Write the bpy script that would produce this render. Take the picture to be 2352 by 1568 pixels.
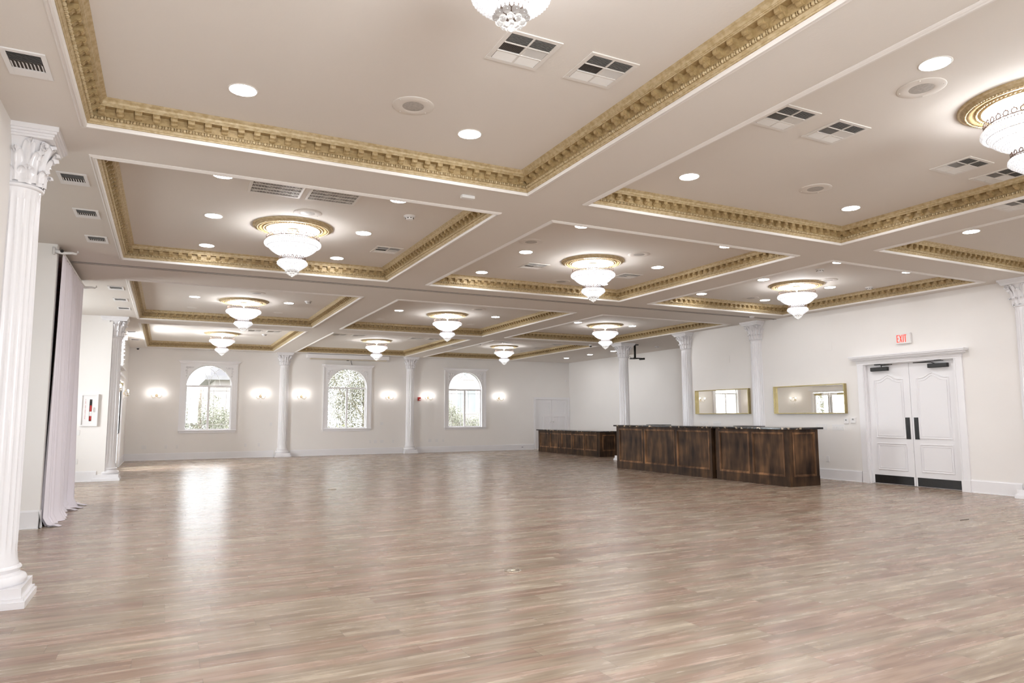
import bpy, math, random
from mathutils import Vector, Matrix
PI = math.pi
random.seed(7)
for o in list(bpy.data.objects): bpy.data.objects.remove(o)
sc = bpy.context.scene
COL = sc.collection
HC = 3.753            # height of the beams' underside
HP = 3.953            # height of the coffers' flat panels
XL, XR, XA = -1.2, 13.22, 15.9
Y0, YB = -0.9, 26.1
CX = [(-0.723, 3.358), (4.024, 8.233), (8.922, 12.884)]
CY = [(-0.42, 6.28), (6.952, 11.479), (13.131, 18.345), (19.099, 25.644)]

# ------------------------------------------------------------------ camera
cam = bpy.data.cameras.new('camera'); cam.sensor_width = 36.0; cam.lens = 1576.8 / 2352 * 36.0
cam.clip_start = 0.05; cam.clip_end = 400
co = bpy.data.objects.new('camera', cam); COL.objects.link(co)
R_ = Vector((0.89430148, -0.44744627, -0.00408515)); U_ = Vector((-0.04468783, -0.09839309, 0.99414375)); F_ = Vector((0.44522787, 0.88888167, 0.10798849))
m = Matrix((( R_.x, U_.x, -F_.x, 0), (R_.y, U_.y, -F_.y, 0), (R_.z, U_.z, -F_.z, 1.42), (0, 0, 0, 1)))
co.matrix_world = m
sc.camera = co

# ------------------------------------------------------------------ world, exposure
w = bpy.data.worlds.new('sky'); sc.world = w; w.use_nodes = True
bg = w.node_tree.nodes['Background']; bg.inputs[0].default_value = (0.92, 0.96, 1.0, 1); bg.inputs[1].default_value = 6.0
sc.view_settings.view_transform = 'Standard'; sc.view_settings.look = 'None'
sc.view_settings.exposure = 0.40; sc.view_settings.gamma = 1.0; sc.view_settings.use_curve_mapping = False
CH_POWER = 35.0; DL_L = 95.0; SC_POWER = 2.3; DAY = 110.0

def portal(name, loc, rot, sx, sy):
    l = bpy.data.lights.new(name, 'AREA'); l.shape = 'RECTANGLE'; l.size = sx; l.size_y = sy
    l.cycles.is_portal = True
    o = bpy.data.objects.new(name, l); COL.objects.link(o); o.location = loc; o.rotation_euler = rot
    return o

# ------------------------------------------------------------------ helpers
class MB:
    cnt = 0
    def __init__(s): s.v = []; s.f = []
    def quad(s, a, b, c, d):
        n = len(s.v); s.v += [tuple(a), tuple(b), tuple(c), tuple(d)]; s.f.append((n, n+1, n+2, n+3)); return s
    def box(s, x0, x1, y0, y1, z0, z1):
        MB.cnt = (MB.cnt+4) % 9; e = MB.cnt*.00016; x0 -= e; x1 += e; y0 -= e; y1 += e; z0 -= e; z1 += e   # no two faces quite coplanar
        n = len(s.v)
        s.v += [(x0,y0,z0),(x1,y0,z0),(x1,y1,z0),(x0,y1,z0),(x0,y0,z1),(x1,y0,z1),(x1,y1,z1),(x0,y1,z1)]
        s.f += [(n,n+3,n+2,n+1),(n+4,n+5,n+6,n+7),(n,n+1,n+5,n+4),(n+1,n+2,n+6,n+5),(n+2,n+3,n+7,n+6),(n+3,n,n+4,n+7)]
        return s
    def frame(s, x0, x1, z0, z1, t, y0, y1):          # rectangular frame in the xz plane
        s.box(x0, x1, y0, y1, z0, z0+t); s.box(x0, x1, y0, y1, z1-t, z1)
        s.box(x0, x0+t, y0, y1, z0+t, z1-t); s.box(x1-t, x1, y0, y1, z0+t, z1-t); return s
    def lathe(s, prof, n=24, c=(0,0,0), a0=0.0, a1=2*PI, fn=None, cap=False):
        full = abs(a1-a0-2*PI) < 1e-6; m = n if full else n+1; b = len(s.v)
        for (r, z) in prof:
            for i in range(m):
                a = a0 + (a1-a0)*i/n; q = r if fn is None else fn(r, z, a)
                s.v.append((c[0]+q*math.cos(a), c[1]+q*math.sin(a), c[2]+z))
        for k in range(len(prof)-1):
            for i in range(n):
                j = (i+1) % m if full else i+1
                s.f.append((b+k*m+i, b+k*m+j, b+(k+1)*m+j, b+(k+1)*m+i))
        if cap:
            s.f.append(tuple(b+i for i in range(m))[::-1]); s.f.append(tuple(b+(len(prof)-1)*m+i for i in range(m)))
        return s
    def tube(s, pts, r, n=6, closed=False):
        pts = [Vector(p) for p in pts]; b = len(s.v); L = len(pts)
        for k, p in enumerate(pts):
            if closed: t = pts[(k+1) % L]-pts[k-1]
            else: t = pts[min(k+1, L-1)]-pts[max(k-1, 0)]
            t.normalize(); ref = Vector((0,0,1)) if abs(t.z) < .9 else Vector((1,0,0))
            u = t.cross(ref).normalized(); w_ = t.cross(u)
            rr = r[k] if isinstance(r, (list, tuple)) else r
            for i in range(n):
                a = 2*PI*i/n; q = p+u*(rr*math.cos(a))+w_*(rr*math.sin(a)); s.v.append(tuple(q))
        for k in range(L if closed else L-1):
            k2 = (k+1) % L
            for i in range(n):
                j = (i+1) % n; s.f.append((b+k*n+i, b+k*n+j, b+k2*n+j, b+k2*n+i))
        if not closed:
            s.f.append(tuple(b+i for i in range(n))[::-1]); s.f.append(tuple(b+(L-1)*n+i for i in range(n)))
        return s
    def ball(s, c, r, nu=6, nv=4, sc_=(1,1,1)):
        b = len(s.v); s.v.append((c[0], c[1], c[2]+r*sc_[2]))
        for k in range(1, nv):
            ph = PI*k/nv
            for i in range(nu):
                a = 2*PI*i/nu
                s.v.append((c[0]+r*sc_[0]*math.sin(ph)*math.cos(a), c[1]+r*sc_[1]*math.sin(ph)*math.sin(a), c[2]+r*sc_[2]*math.cos(ph)))
        s.v.append((c[0], c[1], c[2]-r*sc_[2])); e = len(s.v)-1
        for i in range(nu): s.f.append((b, b+1+i, b+1+(i+1) % nu))
        for k in range(nv-2):
            for i in range(nu):
                j = (i+1) % nu; p = b+1+k*nu
                s.f.append((p+i, p+nu+i, p+nu+j, p+j))
        p = b+1+(nv-2)*nu
        for i in range(nu): s.f.append((e, p+(i+1) % nu, p+i))
        return s
    def add(s, o, M=None):
        n = len(s.v); s.v += [tuple(M @ Vector(v)) for v in o.v] if M else o.v
        s.f += [tuple(n+i for i in f) for f in o.f]; return s
    def xf(s, M): s.v = [tuple(M @ Vector(v)) for v in s.v]; return s
    def rectsweep(s, X, Y, prof):                       # mitred moulding round the inside of a rectangle, prof = (inset, z)
        b = len(s.v); n = len(prof)
        for (d, z) in prof:
            s.v += [(X[0]+d, Y[0]+d, z), (X[1]-d, Y[0]+d, z), (X[1]-d, Y[1]-d, z), (X[0]+d, Y[1]-d, z)]
        for k in range(n-1):
            for i in range(4):
                j = (i+1) % 4; s.f.append((b+4*k+i, b+4*(k+1)+i, b+4*(k+1)+j, b+4*k+j))
        return s
def T(x=0, y=0, z=0): return Matrix.Translation((x, y, z))
def RZ(a): return Matrix.Rotation(a, 4, 'Z')
def RX(a): return Matrix.Rotation(a, 4, 'X')
def RY(a): return Matrix.Rotation(a, 4, 'Y')

def obj(name, mb, mat, parent=None, smooth=False, bevel=0, auto=None):
    me = bpy.data.meshes.new(name); me.from_pydata(mb.v, [], mb.f); me.materials.append(mat); me.update()
    if smooth or auto:
        for p in me.polygons: p.use_smooth = True
    if auto: me.set_sharp_from_angle(angle=math.radians(auto))
    o = bpy.data.objects.new(name, me); COL.objects.link(o)
    if parent: o.parent = parent
    if bevel:
        b = o.modifiers.new('bevel', 'BEVEL'); b.width = bevel; b.segments = 2; b.limit_method = 'ANGLE'
    return o
def thing(name, label, cat, loc=(0,0,0), rz=0, group=None):
    o = bpy.data.objects.new(name, None); COL.objects.link(o); o.location = loc; o.rotation_euler = (0,0,rz)
    o.empty_display_size = .1; o['label'] = label; o['category'] = cat
    if group: o['group'] = group
    return o
def tag(o, label, cat, group=None, loc=None):
    o['label'] = label; o['category'] = cat
    if group: o['group'] = group
    if loc: o.location = loc
    return o
def struct(name, mb, mat, parent=None, **k):
    o = obj(name, mb, mat, parent, **k)
    if parent is None: o['kind'] = 'structure'
    return o
def dup(root, loc, rz=0, label=None, group=None):
    r = root.copy(); COL.objects.link(r); r.location = loc; r.rotation_euler = (0, 0, rz)
    if label: r['label'] = label
    if group: r['group'] = group
    for ch in list(root.children):
        c = ch.copy(); COL.objects.link(c); c.parent = r
        for g in ch.children:
            d = g.copy(); COL.objects.link(d); d.parent = c
    return r

# ------------------------------------------------------------------ materials
def mat(name, col, rough=.5, metal=0, spec=.5, emit=None, es=0, bump=None, noise=None):
    m = bpy.data.materials.new(name); m.use_nodes = True; nt = m.node_tree; p = nt.nodes['Principled BSDF']
    p.inputs['Base Color'].default_value = (*col, 1); p.inputs['Roughness'].default_value = rough
    p.inputs['Metallic'].default_value = metal; p.inputs['Specular IOR Level'].default_value = spec
    if emit: p.inputs['Emission Color'].default_value = (*emit, 1); p.inputs['Emission Strength'].default_value = es
    tc = nt.nodes.new('ShaderNodeTexCoord')
    if noise:      # (scale vec, colour2, detail)
        mp = nt.nodes.new('ShaderNodeMapping'); mp.inputs['Scale'].default_value = noise[0]
        nz = nt.nodes.new('ShaderNodeTexNoise'); nz.inputs['Scale'].default_value = 1; nz.inputs['Detail'].default_value = noise[2]
        rp = nt.nodes.new('ShaderNodeMapRange'); rp.inputs[1].default_value = .38; rp.inputs[2].default_value = .62
        mx = nt.nodes.new('ShaderNodeMix'); mx.data_type = 'RGBA'
        mx.inputs[6].default_value = (*col, 1); mx.inputs[7].default_value = (*noise[1], 1)
        nt.links.new(tc.outputs['Object'], mp.inputs[0]); nt.links.new(mp.outputs[0], nz.inputs[0])
        nt.links.new(nz.outputs[0], rp.inputs[0]); nt.links.new(rp.outputs[0], mx.inputs[0]); nt.links.new(mx.outputs[2], p.inputs['Base Color'])
    if bump:       # (scale, strength)
        nz = nt.nodes.new('ShaderNodeTexNoise'); nz.inputs['Scale'].default_value = bump[0]; nz.inputs['Detail'].default_value = 3
        b = nt.nodes.new('ShaderNodeBump'); b.inputs['Strength'].default_value = bump[1]; b.inputs['Distance'].default_value = .01
        nt.links.new(tc.outputs['Object'], nz.inputs[0]); nt.links.new(nz.outputs[0], b.inputs['Height']); nt.links.new(b.outputs[0], p.inputs['Normal'])
    return m
M_wall = mat('cream wall paint', (.87,.835,.805), .75, bump=(60,.05), noise=((1.3,1.3,1.3),(.86,.825,.795),2))
M_ceil = mat('ceiling paint', (.76,.71,.66), .85, bump=(45,.08), noise=((.9,.9,.9),(.75,.70,.65),2))
M_trim = mat('white gloss trim', (.855,.835,.845), .28, noise=((2,2,2),(.845,.825,.835),2))
M_edge = mat('coffer edge paint', (.82,.775,.74), .4, noise=((2,2,2),(.81,.765,.73),2))
M_mesh = mat('speaker mesh', (.50,.465,.43), .6, noise=((60,60,60),(.42,.39,.36),1))
M_col = mat('white gloss column', (.85,.83,.845), .16, noise=((2,2,2),(.84,.82,.835),2))
M_gold = mat('antiqued gilt', (.34,.235,.105), .45, metal=.1, noise=((22,22,40),(.44,.32,.16),4), bump=(90,.3))
M_goldl = mat('washed gilt', (.44,.325,.17), .5, metal=.1, noise=((26,26,40),(.57,.455,.28),4), bump=(70,.15))
M_brass = mat('brass frame', (.42,.34,.17), .38, metal=.7, noise=((8,8,8),(.37,.30,.15),2))
M_bronze = mat('bronze filigree', (.17,.115,.09), .4, metal=.5, noise=((30,30,30),(.22,.155,.12),2))
M_black = mat('matte black metal', (.012,.011,.011), .4, noise=((20,20,20),(.018,.016,.015),2))
M_dark = mat('dark grey rail', (.10,.085,.075), .5, noise=((20,20,20),(.13,.11,.10),2))
M_rail = mat('grey aluminium rail', (.26,.225,.205), .45, metal=.2, noise=((3,30,3),(.30,.265,.24),2))
M_hole = mat('painted duct shade', (.075,.062,.055), .9, noise=((9,9,9),(.085,.07,.06),2))  # dark colour painted in for the shade inside the vents
M_grille = mat('white enamel grille', (.78,.74,.70), .45, noise=((5,5,5),(.76,.72,.68),2))
M_plate = mat('white plastic plate', (.83,.81,.80), .4, noise=((5,5,5),(.82,.80,.79),2))
M_red = mat('red plastic', (.50,.03,.025), .35, noise=((9,9,9),(.44,.03,.025),2))
M_exit = mat('lit red letters', (.75,.05,.03), .4, emit=(1,.06,.03), es=.7, noise=((9,9,9),(.7,.05,.03),1))
M_steel = mat('brushed floor plate', (.55,.48,.40), .25, metal=.9, noise=((30,30,30),(.45,.38,.30),3))
M_curtain = mat('sheer lilac-white drape', (.86,.81,.86), .8, noise=((3,3,.5),(.84,.79,.84),2))
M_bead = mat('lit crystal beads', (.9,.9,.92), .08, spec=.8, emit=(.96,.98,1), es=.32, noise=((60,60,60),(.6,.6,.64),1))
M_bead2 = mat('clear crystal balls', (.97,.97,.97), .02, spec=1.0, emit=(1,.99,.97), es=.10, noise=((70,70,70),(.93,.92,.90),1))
M_bead2.node_tree.nodes['Principled BSDF'].inputs['Transmission Weight'].default_value = .9
M_lamp = mat('lamp glass', (.9,.9,.9), .3, emit=(.95,.97,1), es=DL_L, noise=((5,5,5),(.88,.88,.88),1))
M_bulb = mat('candle bulb', (.9,.9,.9), .3, emit=(1,.98,.95), es=22, noise=((5,5,5),(.88,.88,.88),1))
M_lensoff = mat('unlit lens', (.82,.79,.76), .4, noise=((5,5,5),(.8,.77,.74),1))
M_leaf = mat('pale green leaves', (.17,.17,.12), .7, noise=((4,4,4),(.33,.31,.24),3))
M_leaf2 = mat('bright green leaves', (.20,.22,.11), .7, noise=((5,5,5),(.36,.35,.22),3))
M_leafp = mat('leaves painted sunlit pale', (.24,.25,.195), .7, noise=((5,5,5),(.38,.37,.30),3))  # paleness put into the colour for sunlight on the leaves
M_bark = mat('grey bark', (.25,.20,.17), .9, noise=((9,9,3),(.33,.28,.24),3))
M_grass = mat('lawn', (.19,.20,.13), .9, noise=((2,2,2),(.28,.27,.19),4))
M_stucco = mat('beige stucco', (.33,.295,.29), .9, noise=((2,2,2),(.31,.28,.275),3))
M_roof = mat('grey roof', (.17,.16,.165), .8, noise=((2,2,2),(.20,.19,.195),3))
M_winfar2 = mat('grey display', (.22,.22,.21), .3, noise=((9,9,9),(.26,.26,.25),1))
M_board = mat('projection board', (.86,.83,.83), .5, noise=((2,2,2),(.85,.82,.82),1))
M_linen = mat('beige roller', (.66,.58,.47), .6, noise=((2,2,2),(.62,.55,.45),1))
for m_ in (M_bead, M_bead2): m_.cycles.emission_sampling = 'NONE'

def glassmat(name, tint, gl):
    m = bpy.data.materials.new(name); m.use_nodes = True; nt = m.node_tree; nt.nodes.remove(nt.nodes['Principled BSDF'])
    t = nt.nodes.new('ShaderNodeBsdfTransparent'); t.inputs[0].default_value = (*tint, 1)
    g = nt.nodes.new('ShaderNodeBsdfGlossy'); g.inputs['Roughness'].default_value = .02
    fr = nt.nodes.new('ShaderNodeFresnel'); fr.inputs[0].default_value = gl
    mx = nt.nodes.new('ShaderNodeMixShader'); nt.links.new(fr.outputs[0], mx.inputs[0])
    nt.links.new(t.outputs[0], mx.inputs[1]); nt.links.new(g.outputs[0], mx.inputs[2]); nt.links.new(mx.outputs[0], nt.nodes['Material Output'].inputs[0])
    return m
M_glass = glassmat('window glass', (.97,.98,.98), 1.45)
M_mirror = mat('mirror silver', (.90,.90,.86), .01, metal=1.0, noise=((1,1,1),(.89,.89,.85),1))

def floor_mat():
    m = bpy.data.materials.new('wood plank floor'); m.use_nodes = True; nt = m.node_tree; N = nt.nodes; L = nt.links; p = N['Principled BSDF']
    tc = N.new('ShaderNodeTexCoord'); sp = N.new('ShaderNodeSeparateXYZ'); L.new(tc.outputs['Object'], sp.inputs[0])
    def mt(op, a, b=None, c=None):
        n = N.new('ShaderNodeMath'); n.operation = op
        for i, q in enumerate((a, b, c)):
            if q is None: continue
            if isinstance(q, (int, float)): n.inputs[i].default_value = q
            else: L.new(q, n.inputs[i])
        return n.outputs[0]
    W = .178; LEN = 1.22
    v = mt('DIVIDE', sp.outputs['Y'], W); row = mt('FLOOR', v); fv = mt('FRACT', v)
    wn = N.new('ShaderNodeTexWhiteNoise'); wn.noise_dimensions = '1D'; L.new(row, wn.inputs['W'])
    u = mt('ADD', mt('DIVIDE', sp.outputs['X'], LEN), mt('MULTIPLY', wn.outputs['Value'], 7.31)); cell = mt('FLOOR', u); fu = mt('FRACT', u)
    cb = N.new('ShaderNodeCombineXYZ'); L.new(row, cb.inputs[0]); L.new(cell, cb.inputs[1])
    w2 = N.new('ShaderNodeTexWhiteNoise'); w2.noise_dimensions = '2D'; L.new(cb.outputs[0], w2.inputs['Vector'])
    # streaks running along the plank
    off = N.new('ShaderNodeCombineXYZ'); L.new(mt('MULTIPLY', w2.outputs['Value'], 37.), off.inputs[0]); L.new(mt('MULTIPLY', wn.outputs['Value'], 11.), off.inputs[2])
    va = N.new('ShaderNodeVectorMath'); va.operation = 'ADD'; L.new(tc.outputs['Object'], va.inputs[0]); L.new(off.outputs[0], va.inputs[1])
    def noise(scale, det, rough=.5):
        mp = N.new('ShaderNodeMapping'); mp.inputs['Scale'].default_value = scale; L.new(va.outputs[0], mp.inputs[0])
        n = N.new('ShaderNodeTexNoise'); n.inputs['Scale'].default_value = 1; n.inputs['Detail'].default_value = det; n.inputs['Roughness'].default_value = rough
        L.new(mp.outputs[0], n.inputs[0]); return n.outputs[0]
    n1 = noise((1.7, 17, 1), 4, .55); n2 = noise((2.0, 60, 1), 3); n3 = noise((1.3, 6, 1), 2)
    f = mt('ADD', mt('ADD', mt('MULTIPLY', n1, 1.0), mt('MULTIPLY', n3, .55)), mt('MULTIPLY', w2.outputs['Value'], .16))
    f = mt('SUBTRACT', f, .35)
    cr = N.new('ShaderNodeValToRGB'); L.new(f, cr.inputs[0]); e = cr.color_ramp.elements
    e[0].position = .18; e[0].color = (.215,.150,.113, 1); e[1].position = .84; e[1].color = (.54,.445,.365, 1)
    for pos, c in ((.36, (.28,.20,.153,1)), (.50, (.34,.258,.20,1)), (.64, (.42,.328,.264,1))):
        q = e.new(pos); q.color = c
    # pinkish against greyish planks
    def soft(x):
        r = N.new('ShaderNodeMapRange'); r.inputs[1].default_value = .60; r.inputs[2].default_value = .72; L.new(x, r.inputs[0]); return r.outputs[0]
    hs = N.new('ShaderNodeMix'); hs.data_type = 'RGBA'; hs.blend_type = 'MULTIPLY'; hs.inputs[0].default_value = 1
    tint = N.new('ShaderNodeMix'); tint.data_type = 'RGBA'; tint.inputs[6].default_value = (1.0,.91,.86,1); tint.inputs[7].default_value = (.93,.945,.87,1)
    L.new(soft(mt('ADD', mt('MULTIPLY', noise((1.0, 6, 1), 2), 1.1), mt('MULTIPLY', w2.outputs['Value'], .25))), tint.inputs[0])
    L.new(cr.outputs[0], hs.inputs[6]); L.new(tint.outputs[2], hs.inputs[7])
    # fine grain and seams
    g = N.new('ShaderNodeMix'); g.data_type = 'RGBA'; g.blend_type = 'MULTIPLY'; g.inputs[0].default_value = 1; L.new(hs.outputs[2], g.inputs[6])
    gr = mt('ADD', mt('MULTIPLY', n2, .20), .90)
    ev = mt('LESS_THAN', mt('MINIMUM', fv, mt('SUBTRACT', 1., fv)), .011); eu = mt('LESS_THAN', mt('MINIMUM', fu, mt('SUBTRACT', 1., fu)), .0013)
    seam = mt('SUBTRACT', 1., mt('MULTIPLY', mt('MAXIMUM', ev, eu), .30)); gg = mt('MULTIPLY', gr, seam)
    cg = N.new('ShaderNodeCombineColor'); [L.new(gg, cg.inputs[i]) for i in range(3)]
    L.new(cg.outputs[0], g.inputs[7]); L.new(g.outputs[2], p.inputs['Base Color'])
    L.new(mt('ADD', mt('MULTIPLY', n1, .10), .215), p.inputs['Roughness']); p.inputs['Specular IOR Level'].default_value = .35
    bp = N.new('ShaderNodeBump'); bp.inputs['Strength'].default_value = .12; bp.inputs['Distance'].default_value = .003
    L.new(mt('MULTIPLY', n2, seam), bp.inputs['Height']); L.new(bp.outputs[0], p.inputs['Normal'])
    return m
def wood_mat(name, k=1.0):
    m = bpy.data.materials.new(name); m.use_nodes = True; nt = m.node_tree; N = nt.nodes; L = nt.links; p = N['Principled BSDF']
    tc = N.new('ShaderNodeTexCoord')
    def nz(sc_, det):
        mp = N.new('ShaderNodeMapping'); mp.inputs['Scale'].default_value = sc_; L.new(tc.outputs['Object'], mp.inputs[0])
        n = N.new('ShaderNodeTexNoise'); n.inputs['Scale'].default_value = 1; n.inputs['Detail'].default_value = det; L.new(mp.outputs[0], n.inputs[0]); return n.outputs[0]
    a = nz((9, 9, 1.6), 5); b = nz((2.5, 2.5, 2.0), 2)
    mx = N.new('ShaderNodeMath'); mx.operation = 'ADD'; L.new(a, mx.inputs[0]); L.new(b, mx.inputs[1])
    cr = N.new('ShaderNodeValToRGB'); mr = N.new('ShaderNodeMapRange'); mr.inputs[1].default_value = .7; mr.inputs[2].default_value = 1.35; L.new(mx.outputs[0], mr.inputs[0]); L.new(mr.outputs[0], cr.inputs[0])
    e = cr.color_ramp.elements; e[0].color = (.013*k,.006*k,.003*k,1); e[1].color = (.14*k,.072*k,.033*k,1)
    q = e.new(.5); q.color = (.055*k,.029*k,.015*k,1)
    L.new(cr.outputs[0], p.inputs['Base Color']); p.inputs['Roughness'].default_value = .5; p.inputs['Specular IOR Level'].default_value = .2
    return m
def granite_mat():
    m = bpy.data.materials.new('black gold granite'); m.use_nodes = True; nt = m.node_tree; N = nt.nodes; L = nt.links; p = N['Principled BSDF']
    tc = N.new('ShaderNodeTexCoord'); mp = N.new('ShaderNodeMapping'); mp.inputs['Scale'].default_value = (6, 6, 6); L.new(tc.outputs['Object'], mp.inputs[0])
    n = N.new('ShaderNodeTexNoise'); n.inputs['Scale'].default_value = 1; n.inputs['Detail'].default_value = 6; n.inputs['Distortion'].default_value = 1.2; L.new(mp.outputs[0], n.inputs[0])
    cr = N.new('ShaderNodeValToRGB'); L.new(n.outputs[0], cr.inputs[0]); e = cr.color_ramp.elements
    e[0].position = .50; e[0].color = (.012,.010,.010,1); e[1].position = .66; e[1].color = (.62,.50,.36,1); q = e.new(.57); q.color = (.06,.035,.02,1)
    L.new(cr.outputs[0], p.inputs['Base Color']); p.inputs['Roughness'].default_value = .12
    return m
M_floor = floor_mat(); M_wood = wood_mat('dark stained wood'); M_woodl = wood_mat('worn stained moulding', 2.9); M_gran = granite_mat()
M_panelw = mat('partition edge', (.16,.11,.10), .6, noise=((3,3,30),(.24,.12,.11),2))

# ================================================================== SHELL
struct('floor', MB().box(-4.9, 16.1, Y0-.2, YB+.35, -.12, 0), M_floor)
# ceiling: beams' underside with twelve openings, upstands, flat panels
c = MB()
xs = [-4.9] + [v for a, b in CX for v in (a+.03, b-.03)] + [16.1]
ys = [Y0-.2] + [v for a, b in CY for v in (a+.03, b-.03)] + [YB+.35]
for i in range(len(xs)-1):
    for j in range(len(ys)-1):
        if i % 2 == 1 and j % 2 == 1:
            x0, x1, y0, y1 = xs[i], xs[i+1], ys[j], ys[j+1]
            c.quad((x0,y0,HP), (x0,y1,HP), (x1,y1,HP), (x1,y0,HP))
            for (a, b) in (((x0,y0),(x1,y0)), ((x1,y0),(x1,y1)), ((x1,y1),(x0,y1)), ((x0,y1),(x0,y0))):
                c.quad((*a, HC), (*b, HC), (*b, HP), (*a, HP))
        else:
            c.quad((xs[i],ys[j],HC), (xs[i],ys[j+1],HC), (xs[i+1],ys[j+1],HC), (xs[i+1],ys[j],HC))
c.box(-4.9, 16.1, Y0-.2, YB+.35, HP+.01, HP+.1)
struct('ceiling', c, M_ceil)

# gilt crown mouldings, one per coffer
CROWN = [(.05,-.006),(.05,.012),(.055,.014),(.058,.024),(.064,.026),(.072,.040),(.076,.044)]
TOPM = [(.142,.141),(.142,.152),(.148,.153),(.150,.158),(.156,.160),(.160,.176),(.172,.186),(.176,.188),(.186,.1995)]
BACKM = [(.076,.044),(.080,.070),(.086,.072),(.086,.140),(.142,.141)]
def along(X, Y, d):
    return [((X[0]+d, Y[0]+d), (1,0), (0,1)), ((X[1]-d, Y[0]+d), (0,1), (-1,0)), ((X[1]-d, Y[1]-d), (-1,0), (0,-1)), ((X[0]+d, Y[1]-d), (0,-1), (1,0))]
MODP = [(.0,.040),(.056,.041),(.058,.030),(.054,.018),(.042,.012),(.034,.016),(.026,.012),(.018,.002),(.006,-.004),(.0,-.002)]
def crown(X, Y, idx):
    lo = MB().rectsweep(X, Y, [(d, HC+h) for d, h in CROWN])
    t = struct('trim_%d' % idx, lo, M_goldl)
    obj('edge_moulding', MB().rectsweep(X, Y, [(0,HC+.0),(0,HC-.006),(.012,HC-.016),(.022,HC-.010),(.030,HC-.020),(.046,HC-.020),(.052,HC-.004),(.052,HC+.01)]), M_edge, t)
    obj('cornice_top', MB().rectsweep(X, Y, [(d, HC+h) for d, h in TOPM]), M_goldl, t)
    b = MB().rectsweep(X, Y, [(d, HC+h) for d, h in BACKM])
    e = MB()
    for (p, tv, nv) in along(X, Y, .084):
        L = (X[1]-X[0]-.168) if tv[0] else (Y[1]-Y[0]-.168)
        n = round(L/.132)
        for k in range(n):
            s = (k+.5)*L/n
            for (w, ex) in ((.026, 0), (.016, .004)):
                base = len(b.v)
                for sgn in (-1, 1):
                    for (q, h) in MODP:
                        b.v.append((p[0]+tv[0]*(s+sgn*w)+nv[0]*(q+ex), p[1]+tv[1]*(s+sgn*w)+nv[1]*(q+ex), HC+.088+h*1.28-ex))
                m_ = len(MODP)
                for i in range(m_-1): b.f.append((base+i, base+i+1, base+m_+i+1, base+m_+i))
                b.f.append(tuple(base+i for i in range(m_))); b.f.append(tuple(base+m_+i for i in range(m_))[::-1])
        n = round(L/.046)
        for k in range(n):
            s = (k+.5)*L/n
            e.ball((p[0]+tv[0]*s-nv[0]*0, p[1]+tv[1]*s-nv[1]*0, HC+.058), .0150, 6, 4, (1, 1, 1.0))
            s = (k+1.0)*L/n
            e.box(p[0]+tv[0]*s-.0025-(abs(nv[0])*.006), p[0]+tv[0]*s+.0025+abs(nv[0])*.006, p[1]+tv[1]*s-.0025-abs(nv[1])*.006, p[1]+tv[1]*s+.0025+abs(nv[1])*.006, HC+.046, HC+.071)
    obj('modillion_band', b, M_gold, t)
    obj('egg_and_dart_band', e, M_goldl, t, smooth=True)
idx = 1
for j in range(4):
    for i in range(3):
        crown(CX[i], CY[j], idx); idx += 1

# walls -------------------------------------------------------------
WT = .22
def wall_holes(a0, a1, z1, holes):       # rectangles in (a, z) leaving holes (a0,a1,z0,z1)
    out = []; cur = a0
    for (h0, h1, hz0, hz1) in sorted(holes):
        out.append((cur, h0, 0, z1))
        if hz0 > 0: out.append((h0, h1, 0, hz0))
        if hz1 < z1: out.append((h0, h1, hz1, z1))
        cur = h1
    out.append((cur, a1, 0, z1)); return out
WIN = [1.28, 6.09, 10.92]
mb = MB()
for (a, b, z0, z1) in wall_holes(XL, XA, HC, [(x-.80, x+.80, .98, 3.28) for x in WIN] + [(14.20, 15.80, 0, 2.13)]): mb.box(a, b, YB, YB+WT, z0, z1)
mb.box(14.0, 16.0, YB+WT+.6, YB+WT+.7, 0, HC)
struct('wall_back', mb, M_wall)
mb = MB()
for (a, b, z0, z1) in wall_holes(Y0, 15.2, HC, [(7.80, 9.68, 0, 2.49)]): mb.box(XR, XR+.2, a, b, z0, z1)
mb.box(XR+.2, XA, 15.0, 15.2, 0, HC); mb.box(XR+.45, XR+.5, 7.4, 10.0, 0, 2.8)
struct('wall_right', mb, M_wall)
struct('wall_right_alcove', MB().box(XA, XA+.2, 15.2, YB+.2, 0, HC), M_wall)
# left wall: near piece, then the recess, then the rear piece with the glass doors and arched transom
DY = 22.08
mb = MB()
mb.box(XL-.2, XL, Y0, 6.90, 0, HC)
mb.box(-4.9, -1.42, 10.87, 11.05, 0, HC)          # wall end beside the partition pocket
mb.box(-4.9, -1.5, 13.5, 13.65, 0, HC)
mb.box(-4.9, XL, 18.2, 18.4, 0, HC)               # wall with the extinguisher cabinet
mb.box(-4.9, -4.7, Y0, 18.4, 0, .9); mb.box(-4.9, -4.7, Y0, 18.4, 3.2, HC)
for (a, b) in ((Y0, 1.2), (2.8, 7.6), (9.2, 15.0), (16.6, 18.4)): mb.box(-4.9, -4.7, a, b, .9, 3.2)
for (a, b, z0, z1) in wall_holes(18.4, YB+.2, HC, [(DY-.90, DY+.90, 0, 2.47)]):
    if z0 > 1: z0, z1 = 2.47, 2.80; mb.box(XL-.2, XL, a, b, z0, z1); mb.box(XL-.2, XL, a, b, 3.66, HC)
    else: mb.box(XL-.2, XL, a, b, z0, z1)
struct('wall_left', mb, M_wall)
# front wall behind the camera, three unseen window openings added to let light in
mb = MB()
for (a, b, z0, z1) in wall_holes(-4.9, XR+.2, HC, [(x-.80, x+.80, .98, 3.28) for x in WIN]): mb.box(a, b, Y0-WT, Y0, z0, z1)
struct('wall_front', mb, M_wall)

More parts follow.
